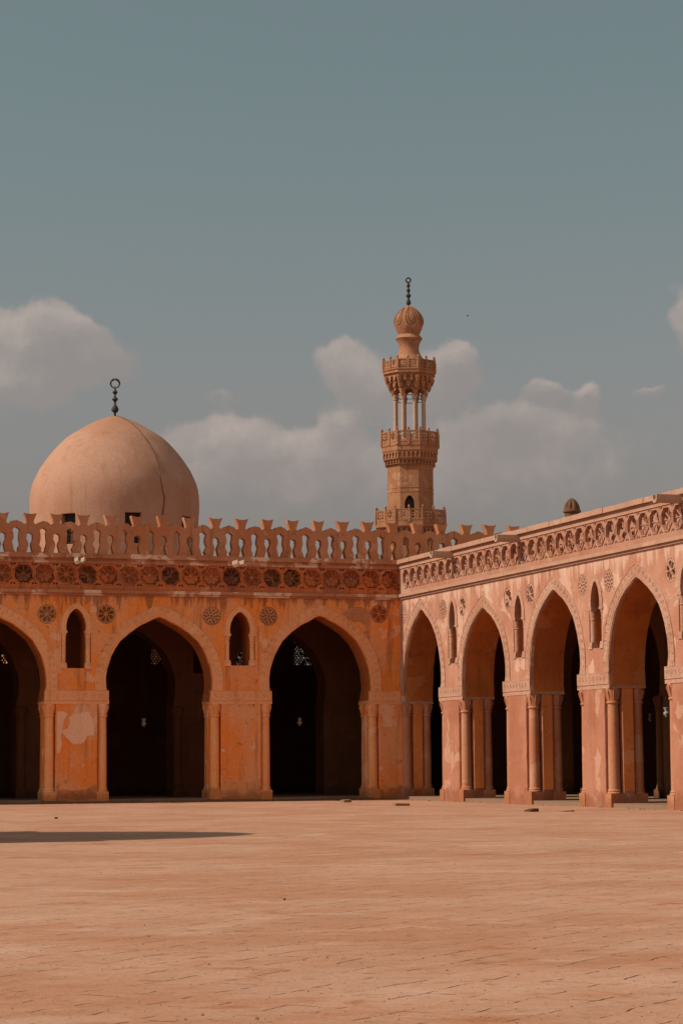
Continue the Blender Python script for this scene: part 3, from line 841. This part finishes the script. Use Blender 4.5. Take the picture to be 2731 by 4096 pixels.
# thick at the foot, thin at the top where the horns meet
b = MB(); path = []; rad = []
for i in range(41):
    a = PI / 2 + R(4) + (2 * PI - R(8)) * i / 40
    path.append((.285 * math.cos(a), 0, 26.02 + .285 * math.sin(a))); w = abs(i / 40 - .5) * 2
    rad.append(.030 + .050 * w)
b.tube(path, rad, 8)
b.lathe([(.02, 25.75), (.03, 25.83), (.012, 25.9)], 8)
o = b.build('crescent', BRONZE, fin); o.rotation_euler.z = R(-10)

# ------------------------------------------------------------------ minaret
mi = thing('minaret', 'slender octagonal stone minaret with two balconies and an open columned lantern', 'minaret', (17.21, 46.56, 0))
S8 = math.sin(R(22.5)); C8 = math.cos(R(22.5))
def facet_matrix(k, Rc):      # local frame of octagon side k: x along it, y inward, origin at its middle
    a = R(22.5 + 45 * k)
    return Matrix.Translation((Rc * C8 * math.cos(a), Rc * C8 * math.sin(a), 0)) @ Matrix.Rotation(a + PI / 2, 4, 'Z')
def octring(b, prof): b.lathe(prof, 8, 0, 0, 0, False)
b = MB(); b.box(-2.7, 2.7, -2.7, 2.7, -.1, 11.0); octring(b, [(2.9, 10.9), (2.0, 13.2), (1.98, 15.4)])
b.build('base', LIMESTONE, mi)
def niches(b, Rc, z0, z1, n, depth, w=.72):
    side = 2 * Rc * S8
    for k in range(8):
        b.M = facet_matrix(k, Rc)
        p = side / n; h = z1 - z0
        holes = []
        for i in range(n):
            c = -side / 2 + p * (i + .5); q = p * w / 2
            holes.append([(c - q, z0 + .02), (c + q, z0 + .02), (c + q, z0 + .55 * h), (c + q * .6, z0 + .78 * h), (c, z0 + .92 * h), (c - q * .6, z0 + .78 * h), (c - q, z0 + .55 * h)])
        b.prism([[(-side / 2, z0), (side / 2, z0), (side / 2, z1), (-side / 2, z1)]] + holes, 0, depth)
    b.M = Matrix.Identity(4)
def balcony(Rc, z0, z1, name, panels=2, rows=True, phase=0):
    """pierced stone parapet with ball-topped posts"""
    side = 2 * Rc * S8
    p = MB()
    for k in range(8):
        p.M = facet_matrix(k, Rc)
        w = side / panels
        for q in range(panels):
            x0 = -side / 2 + q * w + .09; x1 = x0 + w - .18; xc = (x0 + x1) / 2; ww = x1 - x0
            zt = z1 - .06; zb = z0 + (z1 - z0) * .30; zm = (zt + zb) / 2; hh = zt - zb
            holes = []
            v = (k + q) % 2
            if v == 0:
                for dx, dz in ((-.28, .3), (.28, .3), (-.28, -.3), (.28, -.3), (0, 0), (0, .36), (0, -.36), (-.3, 0), (.3, 0)):
                    holes.append(circle(xc + dx * ww, zm + dz * hh, (.115 if v == 0 else .1) * min(ww, hh) * (1.25 if abs(dx) > .1 and abs(dz) > .1 else 1), 6))
            else:
                for i in range(6): 
                    holes.append([(xc + (x * .95), zm + zz) for x, zz in petal(.06 * hh, .46 * min(ww, hh), .12 * min(ww, hh), 2 * PI * i / 6 + PI / 6)])
            p.prism([[(x0, z0), (x1, z0), (x1, z1), (x0, z1)]] + holes, .03, .12)
            p.box(x0, x1, .015, .03, z1 - .05, z1); p.box(x0, x1, .012, .035, zb - .10, zb - .05)
    p.M = Matrix.Identity(4)
    o = p.build(name, LIMESTONE, mi)
    for k in range(8):
        for q in range(panels):
            f = q / panels
            a0 = R(45 * k); a1 = R(45 * (k + 1))
            x = Rc * ((1 - f) * math.cos(a0) + f * math.cos(a1)); y = Rc * ((1 - f) * math.sin(a0) + f * math.sin(a1))
            s = .97
            pb = MB(); pb.box(-.075, .075, -.075, .075, z0 - .02, z1 + .03)
            pb.lathe([(.04, z1 + .02), (.04, z1 + .06), (.075, z1 + .10), (.085, z1 + .15), (.06, z1 + .21), (.02, z1 + .26)], 10)
            po = pb.build('post', LIMESTONE, o); po.location = (x * s, y * s, 0); po.rotation_euler.z = R(45 * k + (22.5 if q else 0))
# lower balcony
b = MB(); octring(b, [(1.75, 15.3), (1.9, 15.6), (1.9, 15.75)]); niches(b, 2.02, 15.7, 16.1, 4, .15); octring(b, [(1.9, 15.7), (1.88, 16.1)])
niches(b, 2.22, 16.1, 16.55, 5, .18); octring(b, [(2.05, 16.08), (2.05, 16.56)]); octring(b, [(2.3, 16.55), (2.42, 16.64), (2.42, 16.80), (2.36, 16.86)])
b.build('corbelling', LIMESTONE, mi)
balcony(2.43, 16.84, 17.74, 'balcony_parapet')
# shaft, hollow, with an arched doorway
b = MB(); Rc = 1.58; side = 2 * Rc * S8
for k in range(8):
    b.M = facet_matrix(k, Rc)
    lp = [(-side / 2, 16.8), (side / 2, 16.8), (side / 2, 20.7), (-side / 2, 20.7)]
    hl = []
    if k in (5, 1):
        hl = [[(-.31, 16.86), (.31, 16.86), (.31, 18.15), (.26, 18.40), (.14, 18.60), (0, 18.68), (-.14, 18.60), (-.26, 18.40), (-.31, 18.15)]]
    b.prism([lp] + hl, 0, .3)
b.M = Matrix.Identity(4)
octring(b, [(1.60, 18.90), (1.605, 18.93), (1.60, 18.96)]); octring(b, [(1.60, 19.17), (1.605, 19.2), (1.60, 19.23)])
b.build('shaft', LIMESTONE, mi)
b = MB(); octring(b, [(1.2, 16.81), (1.2, 20.6)])
b.M = Matrix.Identity(4); b.build('stair_core', GRILLE, mi)
# middle balcony
b = MB(); octring(b, [(1.58, 20.55), (1.64, 20.66), (1.62, 20.72)])
niches(b, 1.74, 20.72, 21.02, 5, .2); octring(b, [(1.62, 20.70), (1.62, 21.03)])
octring(b, [(1.82, 21.02), (1.86, 21.07), (1.86, 21.12)]); niches(b, 1.88, 21.12, 21.54, 5, .12); octring(b, [(1.78, 21.1), (1.78, 21.56)])
octring(b, [(1.89, 21.54), (1.93, 21.60), (1.93, 21.86), (1.97, 21.90), (1.97, 21.97), (1.9, 22.0)])
b.build('corbelling', LIMESTONE, mi)
balcony(2.0, 21.98, 22.86, 'balcony_parapet')
# lantern of eight columns with tie rods
for k in range(8):
    a = R(45 * k)
    b = MB(); b.lathe([(.19, 21.98), (.19, 22.2), (.145, 22.24), (.128, 22.4), (.118, 25.0), (.145, 25.02), (.16, 25.06), (.145, 25.09)], 14); 
    b.lathe([(.145, 25.08), (.17, 25.16), (.20, 25.3), (.2, 25.36)], 14)
    o = b.build('column', PALESTONE, mi); o.location = (.985 * math.cos(a), .985 * math.sin(a), 0)
b = MB()
for z in (25.02, 25.30):
    for k in range(8):
        p0 = (.98 * math.cos(R(45 * k)), .98 * math.sin(R(45 * k)), z); p1 = (.98 * math.cos(R(45 * k + 45)), .98 * math.sin(R(45 * k + 45)), z)
        b.tube([p0, p1], .022, 6)
b.build('tie_rod', IRON, mi)
# stalactite canopy carried on the columns
b = MB()
for Rc, z0, z1, n, th, z_s in ((1.20, 25.30, 25.86, 1, .34, None), (1.46, 25.80, 26.22, 2, .30, None), (1.66, 26.20, 26.62, 3, .24, None)):
    side = 2 * Rc * S8; h = z1 - z0
    for k in range(8):
        b.M = facet_matrix(k, Rc)
        p = side / n
        lp = [(-side / 2, z0 if n == 1 else z0 + .0)]
        for i in range(n):
            c = -side / 2 + p * (i + .5); q = p * (.36 if n == 1 else .33)
            lp += [(c - q, z0), (c - q, z0 + .25 * h), (c - q * .72, z0 + .55 * h), (c - q * .4, z0 + .70 * h), (c, z0 + .88 * h), (c + q * .4, z0 + .70 * h), (c + q * .72, z0 + .55 * h), (c + q, z0 + .25 * h), (c + q, z0)]
        lp += [(side / 2, z0), (side / 2, z1), (-side / 2, z1)]
        b.prism([lp], 0, th)
    b.M = Matrix.Identity(4)
    for k in range(8):     # pendants at the corners
        a = R(45 * k); m = Rc - .10
        b.lathe([(.03, z0 - .16), (.09, z0 - .05), (.16, z0 + .12), (.2, z0 + .3)], 8, m * math.cos(a), m * math.sin(a))
octring(b, [(1.28, 25.86), (1.28, 26.22)]); octring(b, [(1.5, 26.2), (1.5, 26.64)])
octring(b, [(1.72, 26.62), (1.80, 26.70), (1.80, 26.84), (1.86, 26.90), (1.86, 26.97), (1.6, 27.0)])
b.build('stalactite_canopy', LIMESTONE, mi)
balcony(1.83, 26.96, 27.56, 'balcony_parapet')
b = MB(); b.lathe([(1.25, 26.98), (1.1, 27.5), (.98, 27.75), (.86, 27.88), (.74, 28.08), (.66, 28.28), (.635, 28.49), (.66, 28.68), (.73, 28.88), (.82, 29.03), (.885, 29.12), (.86, 29.16), (.80, 29.25), (.70, 29.36), (.66, 29.40)], 40)
b.build('neck', LIMESTONE, mi)
b = MB()
bp = [(.66, 29.36), (.75, 29.55), (.83, 29.72), (.90, 29.90), (.94, 30.1), (.95, 30.25), (.93, 30.45), (.87, 30.60), (.79, 30.73), (.68, 30.87), (.55, 31.01), (.41, 31.14), (.27, 31.24), (.13, 31.30), (.05, 31.33)]
b.lathe(bp, 48); bulb = b.build('bulb', LIMESTONE, mi)
def on_bulb(z, a, e=.01):
    for (r0, z0), (r1, z1) in zip(bp, bp[1:]):
        if z0 <= z <= z1:
            r = r0 + (r1 - r0) * (z - z0) / (z1 - z0); return ((r + e) * math.cos(a), (r + e) * math.sin(a), z)
    return (0, 0, z)
b = MB()
for k in range(6):
    a0 = 2 * PI * k / 6 - PI / 2 - .2
    for w, zb in ((.36, 30.0), (.20, 30.18)):
        path = [on_bulb(31.22, a0 - w * .25), on_bulb(31.0, a0 - w * .8), on_bulb(30.7, a0 - w), on_bulb(30.4, a0 - w), on_bulb(zb + .08, a0 - w * .8), on_bulb(zb, a0 - w * .3), on_bulb(zb, a0 + w * .3), on_bulb(zb + .08, a0 + w * .8),
                on_bulb(30.4, a0 + w), on_bulb(30.7, a0 + w), on_bulb(31.0, a0 + w * .8), on_bulb(31.22, a0 + w * .25)]
        fine_p = []
        for p0, p1 in zip(path, path[1:]):
            for q in range(4):
                v = Vector(p0).lerp(Vector(p1), q / 4); t = math.atan2(v.y, v.x); fine_p.append(on_bulb(v.z, t, .004))
        b.tube(fine_p, .030, 6)
b.build('carved_loops', GROOVE, bulb)
b = MB(); b.lathe([(.05, 31.30), (.04, 31.38), (.13, 31.42), (.16, 31.50), (.13, 31.64), (.08, 31.80), (.06, 31.84), (.12, 31.92), (.18, 32.0), (.12, 32.09), (.07, 32.19), (.05, 32.23), (.10, 32.28), (.137, 32.36), (.09, 32.45), (.05, 32.53), (.10, 32.60), (.125, 32.69), (.08, 32.78), (.045, 32.86), (.03, 32.9)], 16)
fin = b.build('finial', BRONZE, mi)
b = MB(); b.tube([(.15 * math.cos(2 * PI * i / 28), 0, 33.04 + .15 * math.sin(2 * PI * i / 28)) for i in range(29)], .05, 8)
o = b.build('ring', BRONZE, fin); o.rotation_euler.z = R(-18)

# ------------------------------------------------------------------ ablution fountain (its shadow crosses the court)
fo = thing('ablution_fountain', 'domed stone ablution fountain in the middle of the court', 'fountain', (-34.5, -42.3, 0))
b = MB()
for sx in (-1, 1):
    for sy in (-1, 1): b.box(sx * 3.0 - 1.1, sx * 3.0 + 1.1, sy * 3.0 - 1.1, sy * 3.0 + 1.1, -.1, 5.6)
b.box(-4.1, 4.1, -4.1, 4.1, 5.6, 6.6)
b.build('base', LIMESTONE, fo)
b = MB(); b.lathe([(3.9, 6.5), (3.75, 8.2)], 16, smooth=False); b.build('drum', LIMESTONE, fo)
b = MB(); b.lathe([(3.7, 8.2), (3.7, 9.0), (3.5, 10.0), (3.0, 11.1), (2.2, 12.1), (1.2, 12.9), (.4, 13.3), (.05, 13.4)], 48); b.build('dome', DOME, fo)
b = MB(); b.lathe([(.08, 13.3), (.06, 13.6), (.18, 13.8), (.06, 14.0), (.14, 14.2), (.04, 14.4), (.04, 14.7)], 12); b.build('finial', BRONZE, fo)

# ------------------------------------------------------------------ hanging mosque lamps
def lantern(label, loc, top, mat, neck):
    t = thing('hanging_lamp', label, 'lamp', loc, 0, 'glass lamps hanging on chains inside the arcades')
    b = MB(); b.lathe([(.03, -.19), (.05, -.185), (.045, -.15), (.085, -.13), (.115, -.06), (.11, -.03), (.06, .01)], 20)
    b.build('glass_bowl', mat, t)
    b = MB(); b.lathe([(.058, .012), (.06, .03), (.085, .09), (.108, .15), (.104, .155), (.05, .05)], 20)
    b.build('glass_neck', neck, t)
    b = MB()
    for k in range(3):
        a = 2 * PI * k / 3
        b.tube([(.1 * math.cos(a), .1 * math.sin(a), .145), (.03 * math.cos(a), .03 * math.sin(a), .48)], .006, 5)
    b.lathe([(.03, .46), (.045, .49), (.03, .53)], 8)
    b.tube([(0, 0, .5), (0, 0, top - loc[2])], .008, 5)
    b.build('chain', IRON, t)
    return t
lantern('small glass lamp hanging on a chain inside the shaded arch nearest the corner', (-3.39, 3.9, 3.43), 9.66, GLASS, GLASS)
lantern('small glass lamp hanging on a chain inside the middle shaded arch', (-10.45, 3.9, 3.41), 9.66, GLASS, GLASS)
lantern('lamp with a pale blue neck hanging beside the rightmost sunlit pier', (3.9, -17.97, 3.36), 9.66, GLASS, BLUEGLASS)
lantern('dim glass lamp hanging deep in the dark behind the rightmost whole sunlit arch', (10.0, -3.83, 3.44), 9.66, GLASS, GLASS)

# ------------------------------------------------------------------ loose stones and the bird
def slab(label, loc, w, d, h, rot, tilt, mat=STEP):
    b = MB(); rr = random.Random(int(loc[0] * 100))
    lp = [(-w / 2, -d / 2), (w * .1, -d * .55), (w / 2, -d * .4), (w * .46, d * .42), (-w * .05, d / 2), (-w * .48, d * .3)]
    b.prism_z(lp, 0, h)
    o = b.build('paving_fragment', mat); o.location = loc; o.rotation_euler = (tilt[0], tilt[1], rot)
    return tag(o, label, 'stone', 'broken stones lying on the court')
b = MB(); b.prism([[(0, -.03), (.31, -.03), (.32, .105), (.18, .09), (.02, .045)]], -.02, .42)
o = b.build('paving_fragment', DARKSTONE); o.location = (-4.86, -26.0, 0); o.rotation_euler.z = R(4)
tag(o, 'dark wedge of broken paving standing up in front of the third sunlit arch', 'stone', 'broken stones lying on the court')
slab('flat pale stone fragment lying on the court just below the corner', (-4.74, -13.3, -.01), .6, .4, .10, .1, (.03, .02))
slab('flat pale stone flake on the court in front of the arch nearest the corner', (-4.24, -5.2, -.01), .42, .3, .12, .4, (.02, -.05))
slab('thin flake of paving right of the dark tilted wedge', (-3.75, -26.3, -.02), .5, .35, .05, .3, (.0, -.06))
slab('tiny dark pebble on the court below the left shaded arches', (-20.1, -26.0, 0), .09, .08, .05, .3, (0, 0), DARKSTONE)
slab('tiny dark pebble alone in the middle of the open court', (-25.68, -68.65, 0), .028, .025, .02, .8, (0, 0), DARKSTONE)

gm = MB(); rr = random.Random(4)
for i in range(1700):
    if i < 1200:
        y = -82.5 + rr.random() ** 1.8 * 9; x = rr.uniform(-33.5, -25.5) + (y + 82) * .33
    else:
        y = rr.uniform(-82, -20); x = -33.7 + (y + 95.5) * rr.uniform(.155, .50)
    s = rr.uniform(.003, .008) if rr.random() < .97 else rr.uniform(.009, .016)
    a = rr.uniform(0, 6)
    pts = []
    for k in range(5): pts.append((x + s * math.cos(a + k * 1.257) * rr.uniform(.7, 1.3), y + s * math.sin(a + k * 1.257) * rr.uniform(.7, 1.3), -.002))
    for k in range(5): pts.append((x + .6 * s * math.cos(a + k * 1.257) * rr.uniform(.7, 1.2), y + .6 * s * math.sin(a + k * 1.257) * rr.uniform(.7, 1.2), s * rr.uniform(.6, 1.1)))
    gm.add(pts, [(5, 6, 7, 8, 9)] + [(k, (k + 1) % 5, 5 + (k + 1) % 5, 5 + k) for k in range(5)])
for i in range(260):
    x = rr.uniform(-19, -.2); y = -rr.random() ** 2 * .5 - .03; s_ = rr.uniform(.012, .05)
    if i % 3 == 0: x, y = -rr.random() ** 2 * .5 - .03, rr.uniform(-28, -.5)
    a = rr.uniform(0, 6); pts = []
    for k in range(5): pts.append((x + s_ * math.cos(a + k * 1.257) * rr.uniform(.7, 1.5), y + s_ * math.sin(a + k * 1.257) * rr.uniform(.7, 1.3), -.002))
    for k in range(5): pts.append((x + .6 * s_ * math.cos(a + k * 1.257), y + .6 * s_ * math.sin(a + k * 1.257), s_ * rr.uniform(.4, .9)))
    gm.add(pts, [(5, 6, 7, 8, 9)] + [(k, (k + 1) % 5, 5 + (k + 1) % 5, 5 + k) for k in range(5)])
gv = gm.build('gravel', STEP); gv['kind'] = 'stuff'; gv['label'] = 'loose grit and small stones scattered over the court'; gv['category'] = 'gravel'

b = MB()
b.M = Matrix.Rotation(R(90), 4, 'Y')
b.lathe([(.004, -.16), (.02, -.15), (.035, -.11), (.05, -.03), (.052, .04), (.03, .13), (.012, .2), (.03, .26), (.002, .27)], 10)
b.M = Matrix.Identity(4)
for s in (-1, 1):
    b.add([(-.06, 0, .02), (.08, 0, .02), (.10, s * .17, .12), (-.01, s * .17, .13), (.16, s * .36, .10), (-.05, 0, .035), (.08, 0, .032), (.10, s * .17, .128), (-.01, s * .17, .14)],
          [(0, 1, 2, 3), (3, 2, 4), (5, 8, 7, 6), (8, 4, 7), (0, 3, 8, 5), (1, 6, 7, 2), (0, 5, 6, 1), (2, 7, 4), (3, 4, 8)])
bird = b.build('bird', FEATHER); bird.location = (73.19, 180.57, 58.46); bird.rotation_euler = (R(20), 0, R(-40))
tag(bird, 'tiny dark bird flying in the sky right of the minaret', 'bird')

# ------------------------------------------------------------------ sky, sun
SUN_AZ = R(93)            # from -Y towards -X
SUN_EL = R(42)
sdir = Vector((-math.sin(SUN_AZ) * math.cos(SUN_EL), -math.cos(SUN_AZ) * math.cos(SUN_EL), math.sin(SUN_EL)))
world = bpy.data.worlds.new('World'); scene.world = world; world.use_nodes = True
nt = world.node_tree
bg = nt.nodes['Background']
sky = N(nt, 'ShaderNodeTexSky', sky_type='NISHITA'); sky.sun_disc = False
sky.sun_elevation = SUN_EL; sky.sun_rotation = math.atan2(sdir.x, sdir.y)
sky.air_density = 1.0; sky.dust_density = 3.0; sky.ozone_density = 1.0; sky.altitude = 50
tc = N(nt, 'ShaderNodeTexCoord').outputs['Generated']
sep = N(nt, 'ShaderNodeSeparateXYZ'); put(nt, sep.inputs[0], tc)
az = mth(nt, 'MULTIPLY', mth(nt, 'ARCTAN2', sep.outputs[0], sep.outputs[1]), 180 / PI)
el = mth(nt, 'MULTIPLY', mth(nt, 'ARCSINE', sep.outputs[2]), 180 / PI)
hs = N(nt, 'ShaderNodeHueSaturation'); put(nt, hs.inputs['Color'], sky.outputs[0])
hs.inputs['Saturation'].default_value = .30
lowc = mixc(nt, ramp(nt, el, 3, 17), (1.03, .875, .80), (.72, .895, .855))
base = mixc(nt, 1.0, hs.outputs[0], lowc, 'MULTIPLY')
# cumulus banks: soft heaps at fixed compass directions (azimuth, elevation, widths in degrees, weight)
CL = [(60, 765, 150, 64, 1.15), (130, 735, 75, 50, 1.0), (205, 800, 95, 50, .6), (80, 870, 190, 65, .55), (800, 800, 50, 50, .7), (870, 850, 100, 60, .5),
      (1015, 805, 52, 42, .85), (930, 890, 160, 70, .45), (560, 985, 150, 50, .55), (735, 975, 75, 50, .6), (690, 1035, 230, 50, .28), (1212, 872, 46, 36, 1.0),
      (1318, 870, 42, 34, .95), (1110, 980, 120, 48, .5), (1250, 955, 150, 50, .4), (1575, 720, 62, 85, 1.15), (1465, 897, 36, 20, .5), (520, 890, 70, 30, .35), (1000, 1095, 700, 100, .32), (860, 1035, 520, 85, .18), (1330, 1010, 220, 60, .1), (440, 1010, 200, 60, .25)]
warp = N(nt, 'ShaderNodeTexNoise'); put(nt, warp.inputs['Vector'], tc); warp.inputs['Scale'].default_value = 26; warp.inputs['Detail'].default_value = 7; warp.inputs['Roughness'].default_value = .55
ws = N(nt, 'ShaderNodeSeparateColor'); put(nt, ws.inputs[0], warp.outputs['Color'])
azw = mth(nt, 'MULTIPLY_ADD', mth(nt, 'SUBTRACT', ws.outputs[0], .5), 2.4, az)
elw = mth(nt, 'MULTIPLY_ADD', mth(nt, 'SUBTRACT', ws.outputs[1], .5), 1.9, el)
tot = None
for x, y, rx, ry, a in CL:
    ca, ce = 9.5 + x * .0110, 18.4 - y * .01055
    dx = mth(nt, 'DIVIDE', mth(nt, 'SUBTRACT', azw, ca), rx * .011); dy = mth(nt, 'DIVIDE', mth(nt, 'SUBTRACT', elw, ce), ry * .0106)
    dy = mth(nt, 'ADD', mth(nt, 'MULTIPLY', mth(nt, 'MAXIMUM', dy, 0.0), 1.35), mth(nt, 'MULTIPLY', mth(nt, 'MINIMUM', dy, 0.0), .75))
    q = mth(nt, 'ADD', mth(nt, 'MULTIPLY', dx, dx), mth(nt, 'MULTIPLY', dy, dy))
    gsn = mth(nt, 'MULTIPLY', mth(nt, 'POWER', 2.718, mth(nt, 'MULTIPLY', q, -.9)), a)
    tt = mth(nt, 'MULTIPLY', gsn, mth(nt, 'ADD', dy, mth(nt, 'MULTIPLY', dx, -.35)))
    topw = tt if tot is None else mth(nt, 'ADD', topw, tt)
    tot = gsn if tot is None else mth(nt, 'ADD', tot, gsn)
fine = noise(nt, tc, 60, 7, .6)
dens = ramp(nt, mth(nt, 'ADD', tot, mth(nt, 'MULTIPLY', mth(nt, 'SUBTRACT', fine, .5), .75)), .22, .56)
billow = ramp(nt, noise(nt, mapped(nt, tc, loc=(3, 1, 2)), 34, 7, .6), .38, .62)
head = ramp(nt, mth(nt, 'ADD', tot, mth(nt, 'MULTIPLY', fine, .4)), .45, 1.25)
lit = ramp(nt, mth(nt, 'ADD', mth(nt, 'DIVIDE', topw, mth(nt, 'ADD', tot, .02)), mth(nt, 'MULTIPLY', mth(nt, 'SUBTRACT', fine, .5), 1.2)), -.55, .75)
billow = mth(nt, 'MULTIPLY', mth(nt, 'MULTIPLY_ADD', billow, .45, .55), mth(nt, 'MULTIPLY', lit, mth(nt, 'MULTIPLY_ADD', head, .6, .4)))
cc = mixc(nt, billow, (3.85, 3.4, 3.25), (7.6, 6.2, 5.4))
sky_front = mixc(nt, mth(nt, 'MULTIPLY', dens, .72), base, cc)
# added fill: unseen bright broken cloud behind the viewer, lifts the shaded facade
back = mth(nt, 'MULTIPLY', ramp(nt, sep.outputs[1], -.05, -.45), ramp(nt, noise(nt, tc, 3.0, 7, .6), .36, .56))
final = mixc(nt, mth(nt, 'MULTIPLY', back, .75), sky_front, (9.5, 8.6, 8.0))
put(nt, bg.inputs['Color'], final); bg.inputs['Strength'].default_value = .078

sl = bpy.data.lights.new('sun', 'SUN'); sl.energy = 4.4; sl.angle = R(.5); sl.color = (1.0, .86, .70)
so = bpy.data.objects.new('sun', sl); col.objects.link(so)
so.rotation_euler = sdir.to_track_quat('Z', 'Y').to_euler(); so.location = (-40, 0, 60)

# ------------------------------------------------------------------ camera
cd = bpy.data.cameras.new('camera'); cam = bpy.data.objects.new('camera', cd); col.objects.link(cam)
r_ = Vector((.95130073, -.30817887, -.00726015)); u_ = Vector((-.02592608, -.10345368, .99429632)); f_ = Vector((.3071722, .94568659, .10640543))
M = Matrix((( r_.x, u_.x, -f_.x, -33.6723), (r_.y, u_.y, -f_.y, -95.5541), (r_.z, u_.z, -f_.z, 1.6248), (0, 0, 0, 1)))
cam.matrix_world = M
cd.sensor_fit = 'HORIZONTAL'; cd.sensor_width = 24; cd.lens = 24 * 9354.694 / 2731
cd.clip_start = .1; cd.clip_end = 9000
scene.camera = cam
scene.render.resolution_x = 682; scene.render.resolution_y = 1024
vs = scene.view_settings
vs.view_transform = 'Standard'; vs.look = 'None'; vs.exposure = 0; vs.gamma = 1
scene.cycles.max_bounces = 8; scene.cycles.diffuse_bounces = 5
